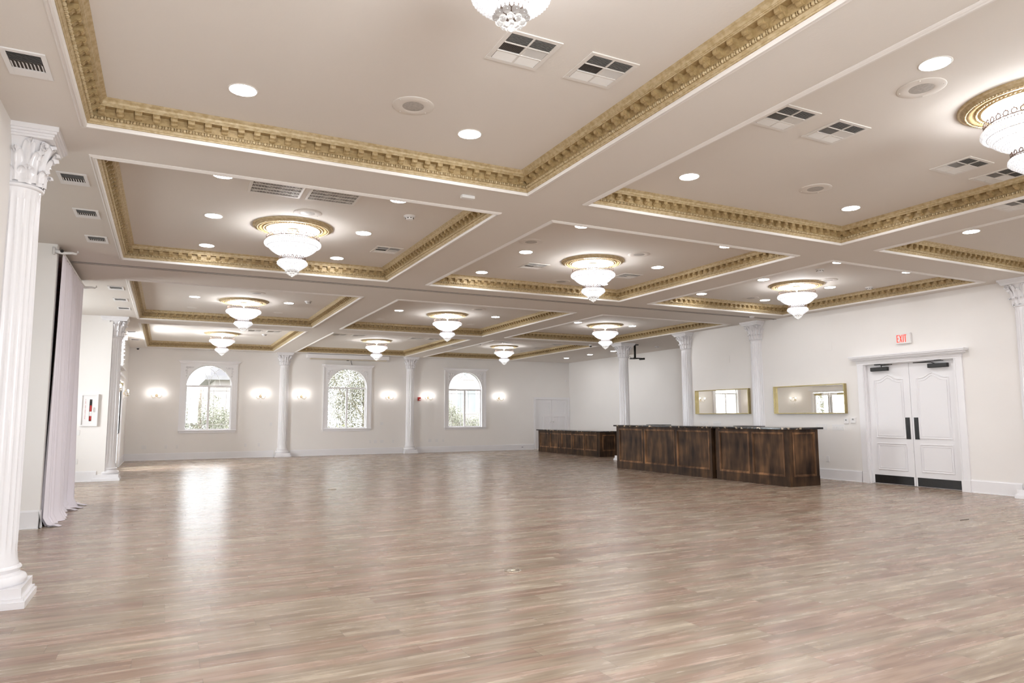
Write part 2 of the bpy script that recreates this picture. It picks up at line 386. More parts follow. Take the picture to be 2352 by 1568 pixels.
# baseboards ---------------------------------------------------------
def base_run(mb, p, q, n):                # from p to q on the floor, n = into-room normal
    p = Vector((*p, 0)); q = Vector((*q, 0)); n = Vector((*n, 0))
    prof = [(0,.235),(.010,.235),(.012,.222),(.018,.214),(.018,.015),(.030,.010),(.030,0)]
    b = len(mb.v)
    for e in (p, q):
        for (d, z) in prof: mb.v.append(tuple(e+n*d+Vector((0,0,z))))
    m_ = len(prof)
    for i in range(m_-1): mb.f.append((b+i, b+i+1, b+m_+i+1, b+m_+i))
    mb.f.append(tuple(b+i for i in range(m_))); mb.f.append(tuple(b+m_+i for i in range(m_))[::-1])
mb = MB()
for (a, b) in ((XL, 3.50), (4.06, 8.28), (8.84, 14.09), (15.91, XA)):
    if b-a > .05: base_run(mb, (a, YB), (b, YB), (0,-1))
struct('baseboard_back', mb, M_trim)
mb = MB()
for (a, b) in ((Y0, 6.25), (6.8, 7.65), (9.86, 12.35), (12.9, 14.95)): base_run(mb, (XR, a), (XR, b), (-1,0))
base_run(mb, (XA, 15.2), (XA, YB), (-1,0)); struct('baseboard_right', mb, M_trim)
mb = MB()
base_run(mb, (XL, Y0), (XL, 6.40), (1,0)); base_run(mb, (-4.7, 10.87), (-1.42, 10.87), (0,-1)); base_run(mb, (-1.42, 10.84), (-1.42, 10.97), (1,0))
base_run(mb, (-4.7, 18.2), (-1.36, 18.2), (0,-1)); base_run(mb, (XL, 18.7), (XL, DY-1.05), (1,0)); base_run(mb, (XL, DY+1.05), (XL, YB), (1,0))
struct('baseboard_left', mb, M_trim)

# windows ------------------------------------------------------------
def arc(cx, cz, r, a0, a1, n): return [(cx+r*math.cos(a0+(a1-a0)*i/n), cz+r*math.sin(a0+(a1-a0)*i/n)) for i in range(n+1)]
def arched_window(idx, x0, y, flip=1):
    """casing board with an arched opening; local frame: x along wall, y outward (+), z up"""
    M = T(x0, y, 0) @ (RZ(0) if flip == 1 else RZ(PI))
    r, zc, zb, zt, hw = .735, 2.50, .98, 3.29, .90
    cs = MB(); yf = -.035
    arcp = arc(0, zc, r, 0, PI, 28)
    outer = []
    for (px, pz) in arcp:                       # map each arc point to the board's edge
        a = math.atan2(pz-zc, px); ca, sa = math.cos(a), math.sin(a)
        t = min(hw/abs(ca) if abs(ca) > 1e-6 else 1e9, (zt-zc)/sa if sa > 1e-6 else 1e9); outer.append((t*ca, zc+t*sa))
    for i in range(28):
        (a, b), (c_, d) = arcp[i], arcp[i+1]; (e, f), (g, h) = outer[i], outer[i+1]
        cs.quad((a,yf,b), (e,yf,f), (g,yf,h), (c_,yf,d))
        cs.quad((a,yf,b), (c_,yf,d), (c_,.14,d), (a,.14,b))
        cs.quad((e,yf,f), (e,.0,f), (g,.0,h), (g,yf,h))
        if abs(e-g) > .001 and abs(f-h) > .001:          # fill the corner
            cx_ = hw if e > 0 and g >= 0 else -hw
            cs.v += [(e,yf,f), (cx_,yf,zt), (g,yf,h)]; n = len(cs.v); cs.f.append((n-3, n-2, n-1))
    for s in (-1, 1):
        cs.box(min(s*r, s*hw), max(s*r, s*hw), yf, 0, zb, zc)
        xa = s*r; cs.quad((xa,yf,zb), (xa,.14,zb), (xa,.14,zc), (xa,yf,zc))
        cs.box(min(s*(hw-.02), s*(hw+.015)), max(s*(hw-.02), s*(hw+.015)), -.055, 0, zb, zt)
        cs.box(s*hw-.04 if s > 0 else s*hw-.0, s*hw if s > 0 else s*hw+.04, -.05, 0, zb, zt)
    w = struct('window_%d' % idx, cs.xf(M), M_trim)
    # cornice
    hd = MB(); base = [(-.035, 3.24), (-.05, 3.245), (-.05, 3.27), (-.075, 3.285), (-.085, 3.31), (-.115, 3.33), (-.13, 3.345), (-.13, 3.37), (0, 3.37)]
    b0 = len(hd.v)
    for s in (-1, 1):
        for (yy, zz) in base: hd.v.append((s*(hw+.0+max(0, -yy-.035)), yy, zz))
    n = len(base)
    for i in range(n-1): hd.f.append((b0+i, b0+n+i, b0+n+i+1, b0+i+1))
    for s in (0, 1): hd.f.append(tuple(b0+s*n+i for i in range(n)))
    for s in (-1, 1):
        pts = [(s*hw, 0, zz) for (_, zz) in base]; b1 = len(hd.v); hd.v += pts
        for i in range(n-1): hd.f.append((b1+i, b1+i+1, b0+(0 if s < 0 else n)+i+1, b0+(0 if s < 0 else n)+i))
    obj('cornice', hd.xf(M), M_trim, w)
    obj('window_sill', MB().box(-hw-.03, hw+.03, -.075, .14, .955, .985).box(-hw, hw, -.03, 0, .885, .955).xf(M), M_trim, w, bevel=.004)
    fr = MB()
    fr.tube([(x, .10, z) for (x, z) in arc(0, zc, r-.012, 0, PI, 28)], .022, 6)
    for s in (-1, 1): fr.box(s*(r-.02)-.022, s*(r-.02)+.022, .08, .12, zb, zc)
    fr.box(-r+.003, r-.003, .078, .122, zb, zb+.045); fr.box(-r+.003, r-.003, .058, .124, zc-.035, zc+.03); fr.box(-.035, .035, .062, .118, zb+.01, zc)
    obj('sash_frame', fr.xf(M), M_trim, w)
    gr = MB()
    for s in (-1, 1):
        for xx in (.17, .57): gr.box(s*xx-.006, s*xx+.006, .096, .108, zb, zc)
        for zz in (zb+.19, zc-.16): gr.box(min(s*.03, s*r), max(s*.03, s*r), .096, .108, zz-.006, zz+.006)
    # gothic tracery arcs in the fanlight
    for s in (-1, 1):
        for cx_, a0 in ((s*.0, 0), (s*.36, 0), (s*.72, 0)):
            pts = []
            for k in range(15):
                a = k/14*1.35; px = cx_-s*.72+s*.72*math.cos(a); pz = zc+.72*math.sin(a)*1.0
                if px*px+(pz-zc)**2 < (r-.03)**2: pts.append((px, .10, pz))
            if len(pts) > 1: gr.tube(pts, .006, 4)
    obj('glazing_bars', gr.xf(M), M_trim, w)
    gl = MB(); pts = [(-r, zb), (r, zb)] + arc(0, zc, r, 0, PI, 24)
    gl.v = [(x, .102, z) for (x, z) in pts]; gl.f = [tuple(range(len(pts)))]
    obj('pane', gl.xf(M), M_glass, w)
    # carved scrolls in the spandrels
    orn = MB()
    for s in (-1, 1):
        for k in range(11):
            a = k*1.9; rr = .03+.012*k; ox, oz = s*.72, 3.13
            for (lx, lz, ls) in ((-s*.02*k, -.0, .018), (0, -.032*k, .016)):
                orn.ball((ox+lx+.018*math.sin(a), -.038, oz+lz+.018*math.cos(a)), ls, 6, 4, (1.2, .6, 1))
        for (cx_, cz_, q) in ((s*.70, 3.12, .05), (s*.60, 3.13, .04), (s*.72, 3.01, .04)):
            orn.tube([(cx_+q*(1-.06*i)*math.cos(i*.7)*s, -.04, cz_+q*(1-.06*i)*math.sin(i*.7)) for i in range(12)], .009, 5)
    obj('carved_scroll', orn.xf(M), M_trim, w, smooth=True)
    return w
for i, x in enumerate(WIN):
    arched_window(i+1, x, YB)
    portal('window_portal', (x, YB+.30, 2.1), (PI/2, 0, 0), 1.5, 2.3) if False else None
for i, x in enumerate(WIN): arched_window(i+4, x, Y0, -1)  # unseen windows added behind the camera for the light
# recess windows, unseen on the left, added as openings for light
for k, yy in enumerate((2.0, 8.4, 15.8)):
    f = MB().frame(-.8, .8, .9, 3.2, .06, -.05, .05).box(-.03, .03, -.04, .04, .9, 3.2).box(-.8, .8, -.04, .04, 2.4, 2.45).xf(T(-4.8, yy, 0) @ RZ(PI/2))
    w_ = struct('window_%d' % (7+k), f, M_trim)
    obj('pane', MB().box(-.78, .78, -.003, .003, .92, 3.18).xf(T(-4.8, yy, 0) @ RZ(PI/2)), M_glass, w_)

# daylight through the openings: area lamps added behind unseen windows and the glass doors ----------
def added_daylight(x, y, z, rot, sx, sz, p):
    l = bpy.data.lights.new('added_daylight', 'AREA'); l.shape = 'RECTANGLE'; l.size = sx; l.size_y = sz; l.energy = p; l.color = (.92,.96,1)
    o = bpy.data.objects.new('added_daylight', l); COL.objects.link(o); o.location = (x, y, z); o.rotation_euler = rot
for x, k in zip(WIN, (2.0, .8, .2)): added_daylight(x, Y0-.3, 2.1, (PI/2, 0, 0), 1.5, 2.2, DAY*k)           # area light faces -z -> rotate to +y
for yy, k in ((2.0, .35), (8.4, .55), (15.8, 2.3)): added_daylight(-4.95, yy, 2.05, (0, -PI/2, 0), 2.2, 1.5, DAY*k)  # lamps outside the added recess windows
added_daylight(XL-.75, 22.08, 1.9, (0, -PI/2, 0), 3.2, 1.8, 520)  # area lamp added outside the glass doors to brighten the rear

# doors ----------------------------------------------------------------
def casing(mb, w, h, cw, d, plinth=True):   # local: opening centred on x, wall face y=0, room at -y
    for s in (-1, 1):
        a, b = sorted((s*w/2, s*(w/2+cw))); mb.box(a, b, -d, 0, 0, h+.0)
        a2, b2 = sorted((s*(w/2+.012), s*(w/2+.03))); mb.box(a2, b2, -d-.008, 0, .22, h)
        if plinth: mb.box(a-.004, b+.004, -d-.012, 0, 0, .21)
    return mb
def raised(mb, pts, t=.014, y=-.0):         # moulding strip along closed outline in xz
    mb.tube([(x, y, z) for (x, z) in pts], t, 5, closed=True)
# door_1: white double door in the right wall
MD = T(XR, 8.74, 0) @ RZ(PI/2) @ T(0, 0, 0)          # local x -> +Y, local y -> -X ; room at +y
MD = T(XR, 8.74, 0) @ RZ(-PI/2)                       # local x -> -Y, local y -> +X ; room at -y
mb = casing(MB(), 1.88, 2.47, .15, .03)
mb.box(-.94, .94, .0, .10, 2.455, 2.49)
for s in (-1, 1): a, b = sorted((s*.94, s*.915)); mb.box(a, b, 0, .12, 0, 2.47)
d1 = struct('door_1', mb.xf(MD), M_trim)
cn = MB()
for (e, y_, z0, z1) in ((0, .035, 2.47, 2.50), (.012, .045, 2.50, 2.545), (.04, .075, 2.545, 2.565), (.07, .105, 2.565, 2.60), (.11, .14, 2.60, 2.625), (.12, .15, 2.625, 2.65)):
    cn.box(-1.09-e, 1.09+e, -y_, 0, z0, z1)
obj('cornice', cn.xf(MD), M_trim, d1, bevel=.004)
for s in (-1, 1):
    lf = MB(); a, b = sorted((s*.004, s*.912)); lf.box(a, b, .06, .10, .012, 2.452)
    x0, x1 = (a+.14, b-.14)
    top = []
    for k in range(13):
        t = k/12; top.append((x0+(x1-x0)*t, 2.13+.10*math.exp(-((t-.5)/.20)**2) + .0))
    raised(lf, [(x1, .95), (x1, 2.13)][0:1]+[(x, z) for (x, z) in reversed(top)]+[(x0, .95)], .013, .058)
    raised(lf, [(x1-.04, .99)]+[(x0+.04+(x1-x0-.08)*(1-k/12), 2.08+.10*math.exp(-((k/12-.5)/.20)**2)) for k in range(13)]+[(x0+.04, .99)], .007, .058)
    raised(lf, [(x0, .30), (x1, .30), (x1, .83), (x0, .83)], .013, .058); raised(lf, [(x0+.04, .34), (x1-.04, .34), (x1-.04, .79), (x0+.04, .79)], .007, .058)
    lo = obj('door_leaf', lf.xf(MD), M_trim, d1)
    obj('kick_plate', MB().box(a+.04, b-.035, .054, .061, .02, .185).xf(MD), M_black, lo)
    a, b = sorted((s*.045, s*.135)); obj('push_plate', MB().box(a, b, .052, .061, .93, 1.36).xf(MD), M_black, lo)
    cl = MB(); a, b = sorted((s*.80, s*.42)); cl.box(a, b, -.01, .06, 2.32, 2.40)
    obj('door_closer', cl.xf(MD), M_black, lo, bevel=.01)
    arm = MB().tube([(s*.55, .02, 2.40), (s*.52, -.05, 2.425), (s*.22, -.13, 2.43)], .009, 6).tube([(s*.22, -.13, 2.43), (s*.62, .02, 2.455)], .008, 6).box(min(s*.70, s*.56), max(s*.70, s*.56), -.01, .06, 2.445, 2.462)
    obj('closer_arm', arm.xf(MD), M_black, lo)
# door_2: closet doors in the back wall
MD = T(15.0, YB, 0)
mb = MB().box(-.89, -.80, -.02, 0, 0, 2.22).box(.80, .89, -.02, 0, 0, 2.22).box(-.89, .89, -.02, 0, 2.13, 2.22).box(-.80, .80, .02, .1, 2.115, 2.13)
d2 = struct('door_2', mb.xf(MD), M_trim)
for s in (-1, 1):
    a, b = sorted((s*.004, s*.795)); lf = MB().box(a, b, .035, .06, .01, 2.115)
    st = .11
    for (x0, x1, z0, z1) in ((a, a+st, .01, 2.115), (b-st, b, .01, 2.115), (a, b, .01, .22), (a, b, 2.0, 2.115), (a, b, 1.38, 1.50), ((a+b)/2-.05, (a+b)/2+.05, .22, 1.38)): lf.box(x0, x1, .015, .036, z0, z1)
    lo = obj('door_leaf', lf.xf(MD), M_trim, d2)
    obj('door_knob', MB().lathe([(0,0),(.012,0),(.012,.03),(.028,.04),(.03,.055),(.02,.068),(0,.07)], 12).xf(MD @ T(s*.07, .015, 1.17) @ RX(PI/2)), M_plate, lo, smooth=True)
# door_3: glazed double doors with an arched transom window in the left wall
MD = T(XL, DY, 0) @ RZ(PI/2)                          # local x -> +Y, local y -> -X (outward); room at -y
mb = casing(MB(), 1.80, 2.47, .12, .03).box(-1.02, 1.02, -.03, 0, 2.47, 2.56).box(-1.08, 1.08, -.08, 0, 2.56, 2.62)
d3 = struct('door_3', mb.xf(MD), M_trim)
for s in (-1, 1):
    a, b = sorted((s*.005, s*.895)); lf = MB().frame(a, b, .01, 2.45, .125, .03, .075)
    lo = obj('door_leaf', lf.xf(MD), M_trim, d3)
    obj('pane', MB().box(a+.12, b-.12, .05, .056, .13, 2.33).xf(MD), M_glass, lo)
    gb = MB()
    for xx in (a+.22, b-.22): gb.box(xx-.006, xx+.006, .044, .062, .135, 2.325)
    for zz in (.35, 2.1): gb.box(a+.125, b-.125, .044, .062, zz-.006, zz+.006)
    obj('glazing_bars', gb.xf(MD), M_trim, lo)
    a2, b2 = sorted((s*.80, s*.45)); obj('door_closer', MB().box(a2, b2, -.04, .03, 2.34, 2.41).xf(MD), M_brass, lo)
    obj('pull_handle', MB().tube([(s*.07, .03, .95), (s*.07, -.03, 1.0), (s*.07, -.03, 2.2), (s*.07, .03, 2.25)], .012, 6).xf(MD), M_black, lo)
# arched transom above door_3
zc = 2.85; r = .80
tw = MB(); arcp = arc(0, zc, r, 0, PI, 20)
for i in range(20):
    (a, b), (c_, d) = arcp[i], arcp[i+1]
    tw.quad((a,0,b), (a,0,3.66), (c_,0,3.66), (c_,0,d)); tw.quad((a,0,b), (c_,0,d), (c_,.2,d), (a,.2,b))
tw.box(-.9, -r, 0, .2, 2.80, 3.66).box(r, .9, 0, .2, 2.80, 3.66)
w10 = struct('window_10', tw.xf(MD), M_wall)
ar = MB()
for i in range(20):
    a0, a1 = PI*i/20, PI*(i+1)/20
    for (r0, r1, y0_, y1_) in ((r-.01, r+.09, -.04, 0), (r+.075, r+.105, -.055, 0)):
        p = [(r0*math.cos(a0), zc+r0*math.sin(a0)), (r1*math.cos(a0), zc+r1*math.sin(a0)), (r1*math.cos(a1), zc+r1*math.sin(a1)), (r0*math.cos(a1), zc+r0*math.sin(a1))]
        n = len(ar.v); ar.v += [(x, y0_, min(z, HC-.01)) for (x, z) in p]+[(x, y1_, min(z, HC-.01)) for (x, z) in p]
        ar.f += [(n,n+1,n+2,n+3),(n,n+4,n+5,n+1),(n+3,n+2,n+6,n+7)]
obj('arch_moulding', ar.xf(MD), M_trim, w10)
obj('keystone', MB().box(-.07, .07, -.12, 0, 3.60, 3.74).xf(MD), M_trim, w10, bevel=.01)
obj('window_sill', MB().box(-.92, .92, -.09, 0, 2.775, 2.82).xf(MD), M_trim, w10)
obj('glazing_bars', MB().tube([(x, .10, z) for (x, z) in arcp], .02, 5).box(-.02, .02, .09, .11, zc, zc+r).xf(MD), M_trim, w10)
gl = MB(); gl.v = [(x, .10, z) for (x, z) in arcp]; gl.f = [tuple(range(21))]; obj('pane', gl.xf(MD), M_glass, w10)

# ================================================================== COLUMNS
def leaf(w, h, out, curl, r0, z0, a, n=14, folds=2):
    """acanthus leaf hugging the bell; the tip bends outward and droops in a small roll"""
    m = MB(); cols = [-1+2*i/10 for i in range(11)]
    for i in range(n+1):
        t = i/n
        if t < .78: q = t/.78; rr = r0+.006+out*.55*q**3; z = z0+(h-curl)*q
        else:
            th = (t-.78)/.22*PI*.95; rr = r0+.006+out*.55+curl*.9*math.sin(th*.5)**1*1.3; z = z0+(h-curl)+curl*math.sin(th)*.9-curl*.9*max(0, th-PI*.5)/PI
        ww = w*(.74+.26*math.sin(min(1, t/.7)*PI*.5)) * (1 if t < .7 else .18+.82*math.cos((t-.7)/.3*PI/2)) * (1+.05*math.cos(t*PI*7))
        for c_ in cols:
            lat = c_*ww; dep = rr + .011*math.cos(c_*PI*folds*.999)*(.4+.6*t) + .012*(1-abs(c_)) - .010*c_*c_
            m.v.append((dep*math.cos(a)-lat*math.sin(a), dep*math.sin(a)+lat*math.cos(a), z - .02*c_*c_*t))
    k = len(cols)
    for i in range(n):
        for j in range(k-1): m.f.append((i*k+j, i*k+j+1, (i+1)*k+j+1, (i+1)*k+j))
    return m
def make_column(label, loc, rz, full=True):
    t = thing('fluted_column', label, 'column', (*loc, 0), rz, 'white fluted columns with leafy capitals')
    a0, a1 = (0, 2*PI) if full else (-PI, 0)             # half column faces local -y
    yc = .275 if full else 0
    def sq(mb, hw, z0, z1): mb.box(-hw, hw, -hw, hw if full else 0, z0, z1)
    b = MB(); sq(b, .275, 0, .05); sq(b, .262, .05, .072); sq(b, .245, .072, .145)
    N = 48 if full else 24
    b.lathe([(.245*.98,.145),(.245,.152)] and [(.225,.145),(.240,.160),(.243,.185),(.232,.208),(.212,.218),(.198,.224),(.190,.240),(.198,.255),(.204,.268),(.196,.282),(.182,.288),(.180,.30)], N, (0,0,0), a0, a1)
    obj('column_base', b, M_col, t, auto=40)
    FL = 22
    def fn(r, z, a):
        q = (a*FL/(2*PI)) % 1.0; d = abs(q-.5)*2
        if z < .40 or z > 3.215: return r
        k = 1.0 if .44 < z < 3.19 else .6
        return r - k*.0105*max(0, 1-(d/.86)**2)**.75 if d < .86 else r
    prof = [(.180,.30),(.172,.33),(.167,.38),(.166,.405),(.166,.44),(.166,.47)] + [(.166-.012*((z-.47)/2.7)**1.5, z) for z in (1.0,1.6,2.2,2.7,3.0)] + [(.154,3.17),(.154,3.19),(.154,3.214),(.154,3.24),(.155,3.262)]
    obj('shaft', MB().lathe(prof, FL*(8 if full else 4), (0,0,0), a0, a1, fn), M_col, t, auto=50)
    cp = MB()
    cp.lathe([(.155,3.262),(.170,3.268),(.176,3.280),(.170,3.292),(.160,3.298),(.158,3.32),(.160,3.40),(.168,3.48),(.185,3.56),(.215,3.63),(.235,3.655)], N, (0,0,0), a0, a1)
    K = 8
    for i in range(K):
        a = 2*PI*(i+.5)/K
        if full or a > PI: cp.add(leaf(.060, .150, .035, .026, .160, 3.298, a))
        a = 2*PI*i/K
        if full or a >= PI-.01 or i == 0: cp.add(leaf(.052, .270, .070, .030, .163, 3.31, a, 14, 1.5))
        a = 2*PI*(i+.5)/K
        if full or a > PI: cp.add(leaf(.044, .325, .095, .024, .170, 3.33, a, 14, 1.5))
    for i in range(4):                                    # corner volutes
        a = PI/4+PI/2*i
        if not full and a < PI: continue
        pts = []
        for k in range(16):
            th = k*.55; q = .040*(1-k/19)
            rr = .262+q*math.cos(th+PI*.6); z = 3.612+q*math.sin(th+PI*.6); pts.append((rr*math.cos(a), rr*math.sin(a), z))
        cp.tube([(.20*math.cos(a), .20*math.sin(a), 3.50)]+pts, .015, 6)
    obj('capital', cp, M_col, t, auto=60)
    ab = MB()
    for (hw, z0, z1) in ((.245, 3.655, 3.675), (.255, 3.675, 3.695), (.272, 3.695, 3.715), (.285, 3.715, 3.7525)): sq(ab, hw, z0, z1)
    obj('abacus', ab, M_col, t, bevel=.003)
    return t
make_column('large near white fluted column at the left edge of the room', (-1.165, 6.68), 0)
make_column('white fluted column beside the fire extinguisher cabinet', (-1.165, 18.42), 0)
make_column('white half column on the back wall left of the middle window', (3.78, YB), 0, False)
make_column('white half column on the back wall beside the red fire alarm', (8.56, YB), 0, False)
make_column('free-standing white column behind the left end of the bar', (13.22, 18.30), 0)
make_column('slim white column at the wall corner left of the small mirror', (13.20, 15.22), 0)
make_column('white column on the right wall between the two brass mirrors', (XR, 12.62), -PI/2, False)
make_column('white column cut off by the right edge of the picture', (XR, 6.53), -PI/2, False)

# ================================================================== CHANDELIERS
def ring_gallery(r, z, h, n):
    m = MB()
    for (rr, zz) in ((r, z), (r, z+h*.36)): m.tube([(rr*math.cos(2*PI*i/48), rr*math.sin(2*PI*i/48), zz) for i in range(48)], .0045, 4, True)
    m.lathe([(r+.003, z-.012), (r+.004, z), (r+.002, z+.004)], 48)
    for i in range(n):
        a = 2*PI*(i+.5)/n; q = h*.30; c_ = (r*math.cos(a), r*math.sin(a), z+h*.66); tx, ty = -math.sin(a), math.cos(a)
        m.tube([(c_[0]+tx*q*1.15*math.cos(k*PI/4), c_[1]+ty*q*1.15*math.cos(k*PI/4), c_[2]+q*1.2*math.sin(k*PI/4)) for k in range(8)], .0048, 4, True)
        m.ball((c_[0], c_[1], c_[2]+q*1.35), .006, 4, 3)
        for s in (-.5, .5):
            a2 = 2*PI*(i+.5+s*.5)/n; c2 = (r*math.cos(a2), r*math.sin(a2), z+h*.18); q2 = h*.16; t2 = (-math.sin(a2), math.cos(a2))
            m.tube([(c2[0]+t2[0]*q2*1.1*math.cos(k*PI/2), c2[1]+t2[1]*q2*1.1*math.cos(k*PI/2), c2[2]+q2*math.sin(k*PI/2)) for k in range(4)], .003, 3, True)
    return m
def bead_rows(rows, r_b):
    m = MB()
    for (r, z, br) in rows:
        n = max(4, int(2*PI*r/(br*2.05)))
        off = random.random()
        for i in range(n):
            a = 2*PI*(i+off)/n; m.ball((r*math.cos(a), r*math.sin(a), z), br, 6, 4, (1, 1, 1.15))
    return m
def make_chandelier(loc, label):
    t = thing('chandelier', label, 'chandelier', loc, 0, 'crystal basket chandeliers in the coffers')       # z=0 at coffer panel
    obj('canopy', MB().lathe([(.0,-.045),(.075,-.045),(.082,-.052),(.078,-.062),(.06,-.085),(.03,-.10),(.022,-.12),(.012,-.125),(.010,-.17),(0,-.17)], 20), M_goldl, t, smooth=True)
    fr = MB()
    for k in range(4):
        a = PI/4+PI/2*k; fr.tube([(.012*math.cos(a), .012*math.sin(a), -.165), (.30*math.cos(a), .30*math.sin(a), -.192)], .004, 4)
    fr.tube([(0,0,-.12), (0,0,-.58)], .008, 6)
    obj('frame', fr, M_brass, t)
    obj('upper_gallery', ring_gallery(.335, -.202, .062, 34), M_bronze, t)
    # upper bead basket
    rows = []
    for k in range(5):
        u = k/4; rows.append((.335+.022*math.sin(u*PI*.75), -.208-.050*u, .0115))
    for k in range(12):
        u = k/11; rows.append((.318-.20*u**1.25, -.268-.115*math.sin(u*PI/2)**1.0, .0105))
    for k in range(5):
        u = k/4; rows.append((.30-.10*u, -.235, .010)) if False else None
    obj('bead_basket', bead_rows(rows, 0), M_bead, t, smooth=True)
    tr_ = MB()
    for k in (0, 3, 6, 9):
        u = (k+.5)/11; r_t = .318-.20*u**1.25+.010; z_t = -.268-.115*math.sin(u*PI/2)
        tr_.tube([(r_t*math.cos(2*PI*i/40), r_t*math.sin(2*PI*i/40), z_t) for i in range(40)], .002, 4, True)
    obj('tier_rings', tr_, M_bronze, t)
    neck = [(.118, -.375-.018*k, .010) for k in range(5)]
    obj('bead_neck', bead_rows(neck, 0), M_bead, t, smooth=True)
    obj('lower_gallery', ring_gallery(.168, -.462, .045, 20), M_bronze, t)
    rows = [(.172, -.474, .011), (.184, -.490, .012), (.186, -.508, .012), (.172, -.524, .011)]
    for k in range(6):
        u = k/5; rows.append((.158-.075*u, -.535-.055*u, .0105))
    obj('lower_bead_basket', bead_rows(rows, 0), M_bead, t, smooth=True)
    fin = MB()
    fin2 = MB().lathe([(.086,-.585),(.084,-.60),(.02,-.60)], 20)
    obj('finial_ring', fin2, M_bronze, t)
    for (r, z, n, br) in ((.072, -.608, 10, .021), (.052, -.632, 8, .019), (.026, -.652, 5, .016), (0, -.668, 1, .015)):
        for i in range(n):
            a = 2*PI*i/n+r*20; fin.ball((r*math.cos(a), r*math.sin(a), z), br, 10, 7)
    obj('crystal_ball_cluster', fin, M_bead2, t, smooth=True)
    for k in range(6):
        a = 2*PI*k/6; obj('bulb', MB().ball((.17*math.cos(a), .17*math.sin(a), -.215), .018, 8, 6, (1,1,1.5)), M_bulb, t, smooth=True)
    return t
def make_medallion(loc, label):
    t = thing('ceiling_medallion', label, 'ceiling medallion', loc, 0, 'gilded round ceiling medallions')
    R = .515
    obj('outer_ring', MB().lathe([(R,0),(R,-.010),(R-.008,-.016),(R-.016,-.016),(R-.018,-.010),(R-.032,-.016),(R-.042,-.030),(R-.05,-.034)], 72), M_goldl, t, smooth=True)
    bd = MB()
    for i in range(110):
        a = 2*PI*i/110; bd.ball(((R-.058)*math.cos(a), (R-.058)*math.sin(a), -.036), .0095, 5, 4)
    bd.tube([((R-.058)*math.cos(2*PI*i/60), (R-.058)*math.sin(2*PI*i/60), -.036) for i in range(60)], .004, 4, True)
    eg = MB().tube([((R-.135)*math.cos(2*PI*i/60), (R-.135)*math.sin(2*PI*i/60), -.036) for i in range(60)], .005, 4, True)
    for i in range(72):
        a = 2*PI*i/72; eg.ball(((R-.135)*math.cos(a), (R-.135)*math.sin(a), -.038), .013, 5, 4, (1,1,.8))
    obj('bead_ring', bd, M_goldl, t, smooth=True); obj('egg_ring', eg, M_goldl, t, smooth=True)
    obj('middle_ring', MB().lathe([(R-.05,-.034),(R-.066,-.030),(R-.075,-.040),(R-.095,-.044),(R-.105,-.034),(R-.115,-.030),(R-.155,-.030),(R-.160,-.044),(R-.172,-.046)], 72), M_gold, t, smooth=True)
    obj('centre_dome', MB().lathe([(R-.172,-.046),(R-.185,-.036),(R-.20,-.034),(R-.22,-.026),(.10,-.020),(.09,-.030),(.07,-.034),(0,-.034)], 60), M_trim, t, smooth=True)
    sc_ = MB()
    for k in range(8):
        a = 2*PI*k/8
        for i in range(7):
            q = .13+.022*i; aa = a+.10*math.sin(i*1.3); sc_.ball((q*math.cos(aa), q*math.sin(aa), -.028), .014-.001*i, 5, 4, (1.2,1.2,.7))
        for s in (-1, 1):
            for i in range(6):
                q = .21+.025*math.cos(i*1.1); aa = a+s*(.10+.035*i); sc_.ball((q*math.cos(aa), q*math.sin(aa), -.027), .010, 5, 4, (1.2,1.2,.7))
    for q in (.15, .21): sc_.tube([(q*math.cos(2*PI*i/48), q*math.sin(2*PI*i/48), -.028) for i in range(48)], .004, 4, True)
    obj('acanthus_scrolls', sc_, M_trim, t, smooth=True)
    return t
CHX = [1.41, 6.18, 10.92]; CHY = [2.88, 9.35, 15.95, 22.45]
ROWN = ['nearest', 'second', 'third', 'farthest']; COLN = ['left-hand', 'middle', 'right-hand']
ch0 = md0 = None
for j in range(4):
    for i in range(3):
        loc = (CHX[i], CHY[j]-(.07 if (i, j) == (0, 0) else 0), HP); where = '%s coffer of the %s row' % (COLN[i], ROWN[j])
        lb = 'tiered crystal basket chandelier hanging in the ' + where; lm = 'gilded round medallion round the chandelier in the ' + where
        if ch0 is None: ch0 = make_chandelier(loc, lb); md0 = make_medallion(loc, lm)
        else: dup(ch0, loc, 0, lb); dup(md0, loc, 0, lm)
        l = bpy.data.lights.new('chandelier_light', 'POINT'); l.energy = CH_POWER; l.shadow_soft_size = .10; l.color = (.95,.97,1)
        lo = bpy.data.objects.new('chandelier_light', l); COL.objects.link(lo); lo.location = (loc[0], loc[1], HP-.215)

# ================================================================== CEILING FITTINGS
def make_downlight(loc, label, lit=True):
    t = thing('downlight', label, 'downlight', loc, 0, 'round recessed downlights')
    obj('trim_ring', MB().lathe([(.112,0),(.112,-.003),(.107,-.005),(.101,-.005),(.099,-.003)], 32), M_edge, t, smooth=True)
    obj('lens', MB().lathe([(.100,-.0035),(.0,-.0035)], 20), M_lamp if lit else M_lensoff, t)
    return t
dls = []
XS = [(.42, 2.335), (4.88, 7.44), (9.93, 11.75)]
YS = [(2.86, 5.50), (7.615, 9.25, 10.93), (13.95, 15.80, 17.40), (19.9, 22.4, 24.9)]
dpos = []
for i in range(3):
    for j in range(3):
        for y in YS[j]:
            for s, x in enumerate(XS[i]):
                if j == 2 and y < 14: continue
                lit = not (j == 2 and y > 17)
                dpos.append((x, y, HP, lit, '%s downlight at the %s %s of the %s coffer, %s row' % ('glowing' if lit else 'unlit', {0:'front',1:'middle',2:'rear'}[YS[j].index(y) if len(YS[j]) == 3 else YS[j].index(y)*2], ('left','right')[s], COLN[i], ROWN[j])))
